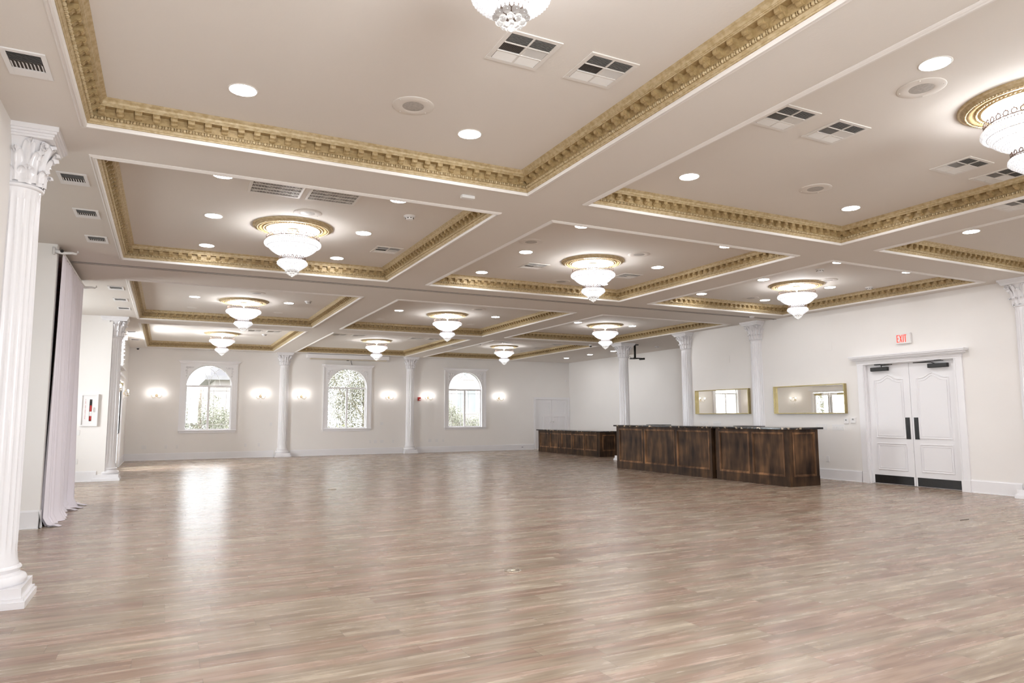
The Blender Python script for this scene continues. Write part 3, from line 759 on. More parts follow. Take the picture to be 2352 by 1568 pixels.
for k, y in enumerate((20.56, 22.12, 23.86)): dpos.append((14.42, y, HC, True, 'glowing downlight in the flat alcove ceiling, %s of three' % ('nearest', 'middle', 'farthest')[k]))
dl_on = dl_off = None
for (x, y, z, lit, lb) in dpos:
    if lit:
        if dl_on is None: dl_on = make_downlight((x, y, z), lb)
        else: dup(dl_on, (x, y, z), 0, lb)
    else:
        if dl_off is None: dl_off = make_downlight((x, y, z), lb, False)
        else: dup(dl_off, (x, y, z), 0, lb)

def make_speaker(loc, label):
    t = thing('ceiling_speaker', label, 'speaker', loc, 0, 'round white ceiling speakers')
    fl = MB().lathe([(.172,0),(.172,-.003),(.166,-.006),(.095,-.008),(.088,-.006)], 36)
    for k in range(4): fl.lathe([(.006,-.005),(.005,-.010),(0,-.011)], 8, (.15*math.cos(k*PI/2+.5), .15*math.sin(k*PI/2+.5), 0))
    obj('flange', fl, M_ceil, t, smooth=True)
    g = MB().lathe([(.088,-.006),(.06,-.009),(0,-.010)], 28)
    obj('speaker_mesh', g, M_mesh, t, smooth=True)
    return t
sp = [(1.697,5.18,'behind the big vents in the nearest left coffer'), (5.157,3.141,'beside the bright downlight at the top right'), (6.425,5.177,'between two downlights in the nearest middle coffer'),
      (1.466,8.612,'just in front of the second-row left chandelier'), (4.657,8.658,'by the left edge of the second-row middle coffer'), (6.57,8.616,'right of the second-row middle chandelier'),
      (6.575,11.04,'near the rear moulding of the second-row middle coffer'), (1.549,14.795,'just in front of the third-row left chandelier'), (6.545,14.82,'just in front of the third-row middle chandelier'),
      (11.081,8.757,'right of the second-row right chandelier'), (11.249,10.86,'near the rear moulding of the second-row right coffer'), (12.398,14.347,'in the front right of the third-row right coffer'), (1.5,17.1,'behind the third-row left chandelier')]
s0 = None
for (x, y, lb) in sp:
    lb = 'flat round ceiling speaker ' + lb
    if s0 is None: s0 = make_speaker((x, y, HP), lb)
    else: dup(s0, (x, y, HP), 0, lb)

def make_diffuser(loc, label, sx=.41, sy=.41):
    t = thing('ceiling_vent', label, 'vent', loc, 0, 'square louvred supply vents')
    hx, hy = sx/2, sy/2; e = .034
    fr = MB()
    for (x0, x1, y0, y1) in ((-hx, hx, -hy, -hy+e), (-hx, hx, hy-e, hy), (-hx, -hx+e, -hy+e, hy-e), (hx-e, hx, -hy+e, hy-e), (-.006, .006, -hy+e, hy-e)): fr.box(x0, x1, y0, y1, -.008, 0)
    H = (2*(hy-e))/3
    for k in (1, 2): fr.box(-hx+e, hx-e, -hy+e+k*H-.005, -hy+e+k*H+.005, -.010, 0)
    obj('vent_frame', fr, M_grille, t, bevel=.002)
    obj('duct_shade_sheet', MB().box(-hx+e, hx-e, -hy+e, hy-e, -.0015, -.0005), M_hole, t)  # flat dark sheet standing in for the shaded duct
    lv = MB()
    for c_ in (0, 1):
        x0 = -hx+e+.004 if c_ == 0 else .008; x1 = -.008 if c_ == 0 else hx-e-.004
        for r_ in range(3):
            y0 = -hy+e+r_*H+.006; y1 = y0+H-.012
            if r_ == 1:
                n = 14; tl = (-.55 if c_ == 0 else .55)
                for k in range(n):
                    x = x0+(x1-x0)*(k+.5)/n
                    q = .0036 if tl < 0 else -.0034
                    lv.quad((x+q, y0, -.002), (x+q, y1, -.002), (x-q, y1, -.010), (x-q, y0, -.010))
            else:
                n = 8; sg = 1 if r_ == 0 else -1
                for k in range(n):
                    y = y0+(y1-y0)*(k+.5)/n; a_ = .0042 if sg > 0 else .0055
                    lv.quad((x0, y+a_*sg, -.002), (x1, y+a_*sg, -.002), (x1, y-a_*sg*.9, -.010), (x0, y-a_*sg*.9, -.010))
    obj('louvres', lv, M_grille, t)
    return t
v0 = None
vs = [(2.11,4.02,'left one of the pair below the nearest chandelier tip'), (2.755,4.02,'right one of the pair below the nearest chandelier tip'), (4.635,4.0,'leftmost of the four in the nearest middle coffer'),
      (5.28,4.01,'second from the left in the nearest middle coffer'), (7.18,4.02,'third from the left in the nearest middle coffer'), (7.86,4.02,'under the big right-hand chandelier'),
      (2.90,10.06,'near the rear right corner of the second-row left coffer'), (5.47,10.08,'left of the second-row middle chandelier'), (7.41,10.08,'right of the second-row middle chandelier'),
      (2.21,21.35,'left one in the farthest left coffer'), (2.75,21.35,'right one in the farthest left coffer'), (4.69,21.33,'leftmost in the farthest middle coffer'), (5.28,21.33,'second from the left in the farthest middle coffer'),
      (7.16,21.33,'third from the left in the farthest middle coffer'), (7.77,21.33,'rightmost in the farthest middle coffer'), (9.72,21.2,'left one in front of the farthest right chandelier'), (10.32,21.2,'right one in front of the farthest right chandelier'),
      (12.36,21.15,'nearest of three on the right side of the farthest right coffer'), (12.36,22.5,'middle of three on the right side of the farthest right coffer'), (12.4,23.8,'farthest of three on the right side of the farthest right coffer')]
for (x, y, lb) in vs:
    lb = 'square white louvred vent, ' + lb
    if v0 is None: v0 = make_diffuser((x, y, HP), lb)
    else: dup(v0, (x, y, HP), 0, lb)
dup(v0, (8.42, 4.15, HC), 0, 'square white louvred vent on the beam near the right edge'); dup(v0, (8.52, 21.25, HC), 0, 'square white louvred vent on the beam between the two farthest right coffers')

def make_register(loc, label):
    t = thing('side_register', label, 'vent', loc, 0, 'white registers along the left beam')
    hx, hy = .125, .19
    obj('register_frame', MB().box(-hx, -hx+.03, -hy, hy, -.008, 0).box(hx-.03, hx, -hy, hy, -.008, 0).box(-hx+.03, hx-.03, -hy, -hy+.035, -.008, 0).box(-hx+.03, hx-.03, hy-.035, hy, -.008, 0), M_plate, t, bevel=.002)
    obj('duct_shade_sheet', MB().box(-hx+.03, hx-.03, -hy+.035, hy-.035, -.002, -.0005), M_hole, t)
    f = MB()
    for k in range(7):
        y = -.14+.016*k; f.quad((-.093, y+.007, -.002), (.093, y+.007, -.002), (.093, y-.004, -.009), (-.093, y-.004, -.009))
    for k in range(9):
        x = -.085+.0213*k; f.quad((x-.006, -.025, -.003), (x-.006, .075, -.003), (x+.005, .075, -.010), (x+.005, -.025, -.010))
    f.box(-.095, .095, .078, .155, -.007, -.003)
    obj('louvres', f, M_plate, t)
    return t
g0 = None
for (y, x, lb) in ((5.30,-.93,'nearest and largest, at the top left corner'), (7.76,-.92,'second from the front, by the near column capital'), (9.05,-.92,'third from the front'), (10.33,-.92,'fourth, just before the curtain bracket'),
                (14.15,-.92,'first beyond the folding track'), (15.53,-.92,'second beyond the folding track'), (16.76,-.92,'third beyond the folding track'), (21.3,-.95,'by the farthest left coffer, nearer one'), (23.4,-.95,'by the farthest left coffer, farther one')):
    lb = 'white slotted register on the left beam, ' + lb
    if g0 is None: g0 = make_register((x, y, HC), lb)
    else: dup(g0, (x, y, HC), 0, lb)

def slot_vent(loc, label):
    t = thing('slot_vent', label, 'vent', loc, 0, 'slot vents in front of the back wall')
    obj('vent_frame', MB().box(-.19, .19, -.09, -.07, -.008, 0).box(-.19, .19, .07, .09, -.008, 0).box(-.19, -.17, -.07, .07, -.008, 0).box(.17, .19, -.07, .07, -.008, 0), M_plate, t)
    f = MB()
    for k in range(5): f.box(-.17, .17, -.055+.028*k-.004, -.055+.028*k+.004, -.008, -.002)
    obj('louvres', f, M_grille, t); obj('duct_shade_sheet', MB().box(-.17, .17, -.07, .07, -.002, -.0005), M_hole, t)
    return t
z0 = None
for (x, lb) in ((1.05,'left one above the first window'), (2.13,'right one above the first window'), (7.85,'by the right end of the screen housing'), (10.16,'left one above the third window'), (10.74,'right one above the third window')):
    lb = 'thin slot vent at the ceiling edge, ' + lb
    if z0 is None: z0 = slot_vent((x, 25.87, HC), lb)
    else: dup(z0, (x, 25.87, HC), 0, lb)

def return_grille(loc, label):
    t = thing('return_grille', label, 'vent', loc, 0, 'pair of wide return grilles')
    hx, hy = .285, .215
    obj('grille_frame', MB().box(-hx, hx, -hy, -hy+.025, -.010, 0).box(-hx, hx, hy-.025, hy, -.010, 0).box(-hx, -hx+.025, -hy+.025, hy-.025, -.010, 0).box(hx-.025, hx, -hy+.025, hy-.025, -.010, 0), M_grille, t, bevel=.002)
    obj('duct_shade_sheet', MB().box(-hx+.025, hx-.025, -hy+.025, hy-.025, -.0015, -.0005), M_hole, t)
    f = MB()
    for k in range(34):
        x = -.255+.0155*k; f.box(x-.0018, x+.0018, -hy+.025, hy-.025, -.006, -.003)
    for k in (1, 2, 3): y = -hy+k*hy*2/4; f.box(-hx+.025, hx-.025, y-.006, y+.006, -.009, -.002)
    f.tube([(-.25,-.18,-.003), (.25,.18,-.003)], .0025, 4); f.tube([(-.25,.18,-.003), (.25,-.18,-.003)], .0025, 4)
    obj('grid_bars', f, M_grille, t)
    return t
r0 = return_grille((.985, 7.83, HP), 'wide dark return grille, left one of the pair near the second-row left chandelier')
dup(r0, (1.615, 7.83, HP), 0, 'wide dark return grille, right one of the pair near the second-row left chandelier')

def smoke(loc, label):
    t = thing('smoke_detector', label, 'smoke detector', loc, 0, 'ceiling smoke detectors')
    obj('base_plate', MB().lathe([(.075,0),(.075,-.010),(.065,-.016)], 24), M_plate, t, smooth=True)
    obj('sensor_dome', MB().lathe([(.062,-.016),(.060,-.022),(.050,-.026),(.048,-.040),(.040,-.050),(.0,-.052)], 24), M_plate, t, auto=30)
    s = MB()
    for k in range(8): a = 2*PI*k/8; s.box(.049*math.cos(a)-.006, .049*math.cos(a)+.006, .049*math.sin(a)-.006, .049*math.sin(a)+.006, -.038, -.028)
    obj('sensor_slots', s, M_dark, t)
    return t
k0 = smoke((2.652,8.185,HP), 'white smoke detector in the second-row left coffer, right of the grilles')
for (x, y, z, lb) in ((2.684,15.392,HP,'right of the third-row left chandelier'), (10.11,8.146,HP,'above the second-row right chandelier'), (9.35,14.95,HP,'left of the third-row right chandelier'), (2.586,22.2,HP,'in the farthest left coffer'), (9.75,22.0,HP,'left of the farthest right chandelier'), (12.45,8.9,HP,'by the right moulding of the second-row right coffer'), (14.76,18.5,HC,'on the alcove ceiling')):
    dup(k0, (x, y, z), 0, 'white smoke detector ' + lb)
tag(obj('ceiling_sensor', MB().box(-.075, .075, -.03, .03, -.035, 0), M_plate, bevel=.008), 'small white box sensor on the beam crossing below the nearest left coffer', 'sensor', loc=(2.76, 6.55, HC))
def dome_cam(loc, label):
    t = thing('security_camera', label, 'camera', loc, 0, 'small dome cameras')
    obj('camera_housing', MB().lathe([(.055,0),(.055,-.03),(.045,-.045)], 20), M_plate, t, smooth=True)
    obj('camera_eye', MB().ball((0,-.01,-.05), .040, 14, 8), M_black, t, smooth=True); return t
dome_cam((12.4, 18.98, HC), 'dome camera on the beam left of the free-standing column'); dome_cam((-.95, 25.9, HC), 'dome camera in the far left ceiling corner')
tr = MB().box(-1.42, XR, 11.962, 11.978, HC-.010, HC).box(-1.42, XR, 12.032, 12.048, HC-.010, HC)
t = thing('partition_track', 'thin dark double rail crossing the ceiling for the folding partition', 'rail', (0, 0, 0))
obj('rail', tr, M_rail, t); obj('rail_channel', MB().box(-1.42, XR, 11.985, 12.025, HC-.006, HC), M_ceil, t)
tag(obj('track_stop', MB().ball((0,0,-.02), .06, 12, 8, (1,1,.5)), M_plate, smooth=True), 'small white dome on the ceiling rail near the wall mirrors', 'fitting', loc=(12.29, 11.85, HC))
# projector mount
t = thing('projector_mount', 'black drop pole and bracket hanging in the alcove, projector removed', 'projector mount', (13.73, 18.36, HC))
obj('ceiling_plate', MB().box(-.09, .09, -.09, .09, -.03, 0), M_black, t, bevel=.004)
obj('drop_pole', MB().lathe([(.035,-.03),(.035,-.44)], 14, cap=True), M_black, t, smooth=True)
br = MB().box(-.14, .03, -.10, .10, -.485, -.445).box(.03, .30, -.05, .05, -.47, -.44).box(.26, .31, -.12, .12, -.50, -.44).tube([(-.14,0,-.46), (-.2,.02,-.40)], .006, 5)
obj('bracket', br, M_black, t)
# screen housing on the back wall
t = thing('projection_screen', 'long white screen housing with beige roller above the middle window', 'projection screen', (6.09, 25.93, 3.66))
obj('housing', MB().box(-1.56, 1.52, -.14, .165, -.075, .075), M_board, t, bevel=.01)
obj('roller', MB().box(-1.44, 1.46, -.05, .12, -.120, -.075), M_linen, t, bevel=.015)
obj('pull_tab', MB().box(-.10, -.02, -.04, 0, -.14, -.12), M_black, t)
obj('power_cord', MB().tube([(.10,.10,-.12), (.10,.10,-.16), (.13,.14,-.24), (.16,.16,-.29)], .010, 5), M_black, t)

# ================================================================== WALL LAMPS
def make_sconce(loc, rz, label):
    t = thing('wall_sconce', label, 'sconce', loc, rz, 'two-arm crystal wall sconces')       # wall at y=0, room at -y
    obj('wall_plate', MB().lathe([(0,0),(.045,0),(.045,-.0),(.04,.012),(.02,.02),(0,.022)], 16).xf(RX(PI/2)), M_goldl, t, smooth=True)
    cr = MB()
    for s in (-1, 1):
        am = MB(); bl = MB(); cd = MB()
        pts = [(0,-.02,-.02), (s*.05,-.07,-.075), (s*.10,-.11,-.085), (s*.145,-.12,-.05), (s*.15,-.12,-.01)]
        am.tube(pts, .006, 6)
        am.tube([(0,-.02,.04), (s*.05,-.05,.11), (s*.10,-.06,.10), (s*.10,-.06,.07), (s*.07,-.05,.07)], .005, 5)
        am.lathe([(.004,-.012),(.028,-.006),(.030,0),(.01,.002)], 12, (s*.15,-.12,0))
        cd.lathe([(.010,0),(.010,.06),(.0,.06)], 10, (s*.15,-.12,.0))
        bl.ball((s*.15,-.12,.085), .013, 10, 8, (1,1,2.1))
        for k in range(5):
            a = 2*PI*k/5; cr.ball((s*.15+.027*math.cos(a), -.12+.027*math.sin(a), -.03), .009, 6, 4, (1,1,1.8))
        obj('arm', am, M_goldl, t, smooth=True); obj('candle_sleeve', cd, M_plate, t, smooth=True); obj('bulb', bl, M_bulb, t, smooth=True)
        for k in range(4): cr.ball((s*(.03+.03*k), -.05-.018*k, -.10-.01*math.sin(k)), .008, 6, 4)
    for k in range(7): cr.ball((0, -.045, .13-.045*k), .012-.0006*k, 6, 5)
    cr.ball((0, -.045, -.20), .018, 8, 6)
    obj('crystal_drops', cr, M_bead2, t, smooth=True)
    return t
SC = [(-.33, YB, 0, 'left of the first back window'), (2.98, YB, 0, 'right of the first back window'), (4.40, YB, 0, 'left of the middle back window'), (7.70, YB, 0, 'right of the middle back window'),
      (9.31, YB, 0, 'beside the red fire alarm'), (12.45, YB, 0, 'right of the third back window'), (XL, 20.15, PI/2, 'on the left wall before the glass doors'), (XL, 24.05, PI/2, 'on the left wall beyond the glass doors')]
q0 = None
for (x, y, rz, lb) in SC:
    lb = 'lit two-arm crystal sconce ' + lb
    loc = (x, y, 2.16)
    if q0 is None: q0 = make_sconce(loc, rz, lb)
    else: dup(q0, loc, rz, lb)
    for s in (-1, 1):
        p = T(x, y, 2.16) @ RZ(rz) @ Vector((s*.15, -.135, .085))
        l = bpy.data.lights.new('sconce_light', 'POINT'); l.energy = SC_POWER; l.shadow_soft_size = .018; l.color = (1,.975,.95)
        lo = bpy.data.objects.new('sconce_light', l); COL.objects.link(lo); lo.location = p

# ================================================================== BAR
def panelled(mb_body, mb_mould, mb_panel, L, D, Hh, panels, foot=.19, top=1.07, ends=1):
    """counter body: local x 0..L along the front, front face at y=0 facing -y, depth D behind"""
    mb_body.box(.02, L-.02, .018, D-.018, 0, Hh) if D > .1 else mb_body.box(0, L, .018, D-.018, 0, Hh)
    # front rails and stiles
    mb_body.box(-.0, L, -.004, .018, 0, foot); mb_body.box(0, L, 0, .018, top, Hh)
    edges = [0]+[v for p in panels for v in p]+[L]
    for k in range(0, len(edges), 2): mb_body.box(edges[k], edges[k+1], 0, .018, foot, top)
    for (a, b) in panels:
        mb_panel.box(a+.02, b-.02, .0165, .0178, foot+.02, top-.02)
        for (x0, x1, z0, z1) in ((a, b, foot, foot+.028), (a, b, top-.028, top), (a, a+.028, foot+.028, top-.028), (b-.028, b, foot+.028, top-.028)): mb_mould.box(x0, x1, -.008, .017, z0, z1)
        for (x0, x1, z0, z1) in ((a+.028, b-.028, foot+.028, foot+.042), (a+.028, b-.028, top-.042, top-.028), (a+.028, a+.042, foot+.042, top-.042), (b-.042, b-.028, foot+.042, top-.042)): mb_mould.box(x0, x1, .004, .017, z0, z1)
def counter(name, label, loc, rz, L, D, Hh, panels, top, foot, endpanels):
    t = thing(name, label, 'bar counter', loc, rz)
    bd, mo, pa = MB(), MB(), MB()
    panelled(bd, mo, pa, L, D, Hh, panels, foot, top)
    for x in endpanels:                      # end faces at x = 0 and/or x = L
        b2, m2, p2 = MB(), MB(), MB()
        panelled(b2, m2, p2, D-.038, .06, Hh, [(.09, D-.128)], foot, top)
        M = (T(L, .019, 0) @ RZ(PI/2)) if x else (T(0, D-.019, 0) @ RZ(-PI/2))
        bd.add(b2, M); mo.add(m2, M); pa.add(p2, M)
    obj('cabinet_body', bd, M_wood, t); obj('panel_moulding', mo, M_woodl, t, bevel=.004); obj('recessed_panel', pa, M_woodl2, t)
    return t
M_woodl2 = wood_mat('stained panel field', 1.25)
# front faces -X: local x -> -Y ; so rotate by -90 deg: local x -> (0,-1), local y -> (1,0)
counter('bar_counter', 'dark wood bar unit with three panels, left half of the big bar', (11.10, 15.76, 0), -PI/2, 3.70, .86, 1.125, [(.12,1.16),(1.24,2.42),(2.50,3.62)], 1.07, .19, (0,1))
counter('bar_counter', 'dark wood bar unit with panelled end, right half of the big bar', (11.10, 11.92, 0), -PI/2, 2.04, .86, 1.125, [(.10,.99),(1.07,1.92)], 1.07, .19, (0,1))
tag(obj('bar_worktop', MB().box(11.045, 12.02, 9.80, 15.83, 1.129, 1.166), M_gran, bevel=.006), 'polished black and gold granite top spanning both big bar units', 'worktop')
counter('back_counter', 'low dark wood counter with five square panels in the alcove by the closet doors', (13.45, 24.5, 0), -PI/2, 4.40, .75, .84, [(.12,.86),(.95,1.70),(1.79,2.54),(2.63,3.38),(3.47,4.22)], .76, .20, (0,1))
tag(obj('back_counter_worktop', MB().box(13.40, 14.27, 20.05, 24.6, .844, .883), M_gran, bevel=.006), 'polished black granite top on the low alcove counter', 'worktop')
for (y, lb) in ((14.75, 'thin black rubber mat lying on the left part of the bar top'), (11.55, 'thin black rubber mat lying on the right part of the bar top')):
    t = tag(obj('bar_mat', MB().box(-.16, .16, -.32, .32, 0, .010), M_black, bevel=.003), lb, 'bar mat', loc=(11.75, y, 1.1695))

# ================================================================== MIRRORS, SIGN, SMALL WALL ITEMS
def wall_mirror(y0, y1, z0, z1, label):
    t = thing('wall_mirror', label, 'mirror', (XR, (y0+y1)/2, (z0+z1)/2), -PI/2)
    hw, hh = (y1-y0)/2, (z1-z0)/2
    obj('mirror_frame', MB().frame(-hw, hw, -hh, hh, .022, -.085, 0), M_brass, t, bevel=.002)
    obj('mirror_glass', MB().box(-hw+.02, hw-.02, -.022, -.018, -hh+.02, hh-.02), M_mirror, t)
wall_mirror(12.90, 14.87, 1.452, 2.10, 'smaller-looking brass-framed mirror left of the wall column')
wall_mirror(10.13, 12.09, 1.446, 2.10, 'brass-framed mirror between the wall column and the white double doors')
t = thing('exit_sign', 'white exit sign with red letters above the double doors', 'exit sign', (XR, 8.75, 2.94), -PI/2)
obj('sign_housing', MB().box(-.155, .155, -.05, 0, -.105, .105), M_plate, t, bevel=.006)
le = MB()
def bar(x0, x1, z0, z1): le.box(x0, x1, -.054, -.049, z0, z1)
x = -.125; H2 = .075
bar(x, x+.014, -H2, H2); bar(x, x+.046, H2-.014, H2); bar(x, x+.038, -.007, .007); bar(x, x+.046, -H2, -H2+.014)
for s in (-1, 1):
    n = len(le.v); xc = -.040; dx = .022
    le.v += [(xc-s*dx-.008, -.054, -H2), (xc-s*dx+.008, -.054, -H2), (xc+s*dx+.008, -.054, H2), (xc+s*dx-.008, -.054, H2)]; le.f.append((n, n+1, n+2, n+3))
bar(.005, .019, -H2, H2)
bar(.048, .062, -H2, H2); bar(.030, .080, H2-.014, H2)
obj('exit_letters', le, M_exit, t)

def plate(loc, rz, label, w=.075, h=.12, kind='outlet', name='wall_outlet', cat='outlet', gang=1):
    t = thing(name, label, cat, loc, rz, 'white wall plates')
    obj('cover_plate', MB().box(-w/2, w/2, -.007, 0, -h/2, h/2), M_plate, t, bevel=.003)
    f = MB()
    for k in range(gang):
        x = -w/2+w*(k+.5)/gang
        if kind == 'outlet':
            for z in (-.022, .022): f.box(x-.014, x+.014, -.009, -.006, z-.013, z+.013)
        elif kind == 'switch': f.box(x-.006, x+.006, -.016, -.006, -.012, .012)
    if kind != 'blank': obj('socket_face' if kind == 'outlet' else 'toggle', f, M_lensoff, t)
    return t
for (x, z, w_, kd, lb) in ((-.62,.438,.13,'outlet','double-wide outlet farthest left on the back wall'), (.03,.437,.075,'outlet','outlet below the left part of the first window'), (.37,.43,.07,'outlet','outlet just right of the one below the first window'),
      (2.54,.439,.07,'blank','blank plate low on the wall right of the first window'), (2.98,.445,.075,'outlet','outlet low under the second sconce'), (3.365,1.164,.075,'switch','switch plate left of the first back half column'),
      (7.0,.472,.07,'outlet','outlet below the right edge of the middle window'), (7.2,.468,.12,'blank','wide blank plate low right of the middle window'), (7.45,.479,.13,'outlet','double outlet low right of the middle window'),
      (7.9,.471,.07,'outlet','outlet low beside the second back half column'), (7.442,1.161,.12,'blank','square plate under the fourth sconce'), (9.398,.475,.12,'blank','leftmost plate low between alarm and third window'),
      (9.691,.469,.12,'outlet','middle plate low between alarm and third window'), (9.969,.464,.07,'outlet','plate low by the left edge of the third window')):
    plate((x, YB, z), 0, 'white ' + lb + (', toggle at hand height' if kd == 'switch' else ''), w_, .12, kd, 'wall_plate' if kd == 'blank' else ('light_switch' if kd == 'switch' else 'wall_outlet'), 'switch' if kd == 'switch' else ('wall plate' if kd == 'blank' else 'outlet'))
for (y, z, w_, g, kd, lb) in ((10.39,1.145,.30,4,'switch','four-gang switch plate beside the thermostats'), (10.83,1.15,.30,4,'switch','four-gang switch plate partly behind the bar end'), (14.63,1.19,.30,4,'switch','switch plate below the left mirror, left one'), (14.12,1.19,.30,4,'switch','switch plate below the left mirror, right one'),
      (10.70,.448,.075,1,'outlet','outlet low between the bar end and the double doors')):
    plate((XR, y, z), -PI/2, 'white ' + lb, w_, .13, kd, 'light_switch' if kd == 'switch' else 'wall_outlet', 'switch' if kd == 'switch' else 'outlet', g)
for (y, z, lb) in ((13.66,2.89,'pale square cover plate high on the wall above the small mirror'), (10.53,2.94,'pale cover plate high on the wall above the mirror by the doors')):
    tag(obj('cover_plate', MB().box(-.09, .09, -.006, 0, -.09, .09).xf(RZ(-PI/2)), M_wall, bevel=.002), lb, 'wall plate', loc=(XR, y, z))
for (y, z, lb, w_) in ((10.17,1.285,'left of the two small white thermostats beside the double doors',.10), (10.00,1.30,'right of the two small white thermostats beside the double doors',.12)):
    t = thing('thermostat', lb, 'thermostat', (XR, y, z), -PI/2, 'thermostats')
    obj('thermostat_body', MB().box(-w_/2, w_/2, -.028, 0, -.058, .058), M_plate, t, bevel=.006)
    obj('display', MB().box(-.018, .018, -.030, -.027, .006, .036), M_winfar2, t)
t = thing('fire_alarm', 'red fire alarm strobe beside the second back half column', 'fire alarm', (8.93, YB, 2.11), 0)
obj('alarm_body', MB().box(-.06, .06, -.055, 0, -.07, .07), M_red, t, bevel=.008); obj('strobe_lens', MB().box(0, .045, -.07, -.05, -.05, .0), M_plate, t, bevel=.006)
tag(obj('motion_sensor', MB().ball((0,-.02,0), .035, 10, 8, (1,.8,1.3)), M_plate, smooth=True), 'tiny white sensor high in the far right corner', 'sensor', loc=(15.72, YB, 2.95))
tag(obj('cable_stub', MB().tube([(0,0,0),(0,-.03,0),(.04,-.05,0)], .012, 6), M_black), 'short black cable stub poking from the skirting near the closet doors', 'cable', loc=(13.5, YB-.03, .12))
for (x, z, w_, h_, kd, lb) in ((-1.80,1.09,.16,.12,'blank','blank plate just right of the curtain under the extinguisher cabinet'), (-1.80,.45,.14,.12,'outlet','outlet low on the extinguisher wall beside the curtain')):
    plate((x, 18.2, z), 0, 'white ' + lb, w_, h_, kd, 'wall_plate' if kd == 'blank' else 'wall_outlet', 'wall plate' if kd == 'blank' else 'outlet')
# extinguisher cabinet
t = thing('extinguisher_cabinet', 'white wall cabinet with a slot window showing a red fire extinguisher', 'fire cabinet', (-1.565, 18.2, 1.59), 0)
obj('cabinet_frame', MB().frame(-.172, .172, -.36, .36, .032, -.045, 0), M_plate, t, bevel=.004)
dr = MB()
for (x0, x1, z0, z1) in ((-.14, .0, -.328, .328), (.052, .14, -.328, .328), (0, .052, .245, .328), (0, .052, -.328, -.245)): dr.box(x0, x1, -.030, -.018, z0, z1)
d_ = obj('cabinet_door', dr, M_plate, t)
obj('door_handle', MB().tube([(.09,-.030,.06),(.09,-.045,.05),(.09,-.045,-.03),(.09,-.030,-.04)], .005, 5), M_steel, d_)
tx = bpy.data.curves.new('cabinet_lettering', 'FONT'); tx.body = '\n'.join('FIRE EXTINGUISHER'); tx.size = .030; tx.space_line = .88; tx.align_x = 'CENTER'; tx.extrude = .0006; tx.materials.append(M_red)
tob = bpy.data.objects.new('lettering_curve', tx); tme = bpy.data.meshes.new_from_object(tob); bpy.data.objects.remove(tob)
to = bpy.data.objects.new('cabinet_lettering', tme); COL.objects.link(to); to.parent = t; to.location = (-.075, -.0315, .225); to.rotation_euler = (PI/2, 0, 0)
obj('cabinet_back', MB().box(-.14, .14, -.006, -.001, -.33, .33), M_dark, t)
t = thing('fire_extinguisher', 'red fire extinguisher seen through the slot of the white cabinet', 'fire extinguisher', (-1.539, 18.183, 1.36), 0)
obj('cylinder', MB().lathe([(0,0),(.008,0),(.0085,.03),(.0085,.30),(.006,.34),(0,.345)], 14).xf(Matrix.Diagonal((2.6,.8,1,1))), M_red, t, smooth=True)
obj('pressure_label', MB().box(-.023,.023,-.0085,-.0078,.10,.20), M_plate, t)
obj('valve', MB().box(-.018,.018,-.006,.004,.34,.43), M_black, t)

# ================================================================== PARTITION, CURTAIN
t = thing('folding_partition', 'stacked dark edge of the folding partition behind the curtain', 'folding partition', (-1.47, 11.08, 0), 0)
for k in range(8):
    obj('partition_panel', MB().box(-1.6, 0 if k % 2 == 0 else -.02, .30*k+.0, .30*k+.26, .02, HC-.02), M_panelw, t)
obj('jamb_seal', MB().box(0, .015, -.02, .03, .02, HC-.01), M_dark, t)
t = thing('curtain_rod', 'white curtain rod on two hooked brackets at the left opening', 'curtain rod', (-1.36, 10.80, 3.655), 0)
obj('rod', MB().tube([(0,.04,0), (0,2.85,0)], .014, 8), M_plate, t)
for (y, k) in ((.04, 0), (2.80, 1)):
    b = MB().box(-.10, -.08, y-.03, y+.03, -.05, .05).tube([(-.09,y,-.0), (.02,y,-.022), (.12,y,-.012), (.165,y,-.022), (.185,y,-.0), (.18,y,.022)], [.03,.022,.017,.015,.012,.008], 8)
    obj('bracket', b, M_plate, t, smooth=True)
obj('rod_cap', MB().ball((0,.02,0), .022, 10, 8), M_black, t, smooth=True)
cu = MB(); NFOLD = 15; NY, NZ = 150, 30
for j in range(NZ+1):
    v_ = j/NZ; z = 3.64*(1-v_)
    NF = 13
    for i in range(NY+1):
        u_ = i/NY; y = 10.94+2.62*u_
        amp = (.013+.045*v_**1.5)*(.75+.35*math.sin(u_*23)); ph = (u_+.018*math.sin(u_*19))*2*PI*NFOLD
        x = -1.362 - .05*v_*math.exp(-(u_/.12)**2) + amp*math.sin(ph) + .03*v_*math.sin(ph*.31+1.0) + .05*v_*math.sin(u_*PI*2.2)
        y += .012*v_*math.sin(ph*.5+2)
        if v_ > .985: x += .06
        cu.v.append((x, y, max(z, .004)))
for j in range(NZ):
    for i in range(NY): a = j*(NY+1)+i; cu.f.append((a, a+1, a+NY+2, a+NY+1))
t = tag(obj('curtain', cu, M_curtain, smooth=True), 'long sheer lilac-white curtain hanging beside the near opening and pooling on the floor', 'curtain')
po = MB()                                              # pooled hem lying on the floor
for (yy, w_, l_) in ((11.0,.10,.16), (11.35,.07,.06), (12.2,.06,.10), (12.7,.10,.17), (13.05,.10,.22), (13.35,.10,.24), (13.55,.07,.15)):
    b0 = len(po.v)
    for i in range(8):
        u_ = i/7
        for k in range(7):
            q = (k/6-.5)*2; po.v.append((-1.36+.02+l_*u_, yy+q*w_*(1-.35*u_)+.03*u_*math.sin(yy*9), .004+.040*(1-u_)**1.5*(1+.6*math.cos(q*6+yy*7))+.008*math.cos(q*9+u_*5)**2))
    for i in range(7):
        for k in range(6): a = b0+i*7+k; po.f.append((a, a+1, a+8, a+7))
obj('pooled_hem', po, M_curtain, t, smooth=True)

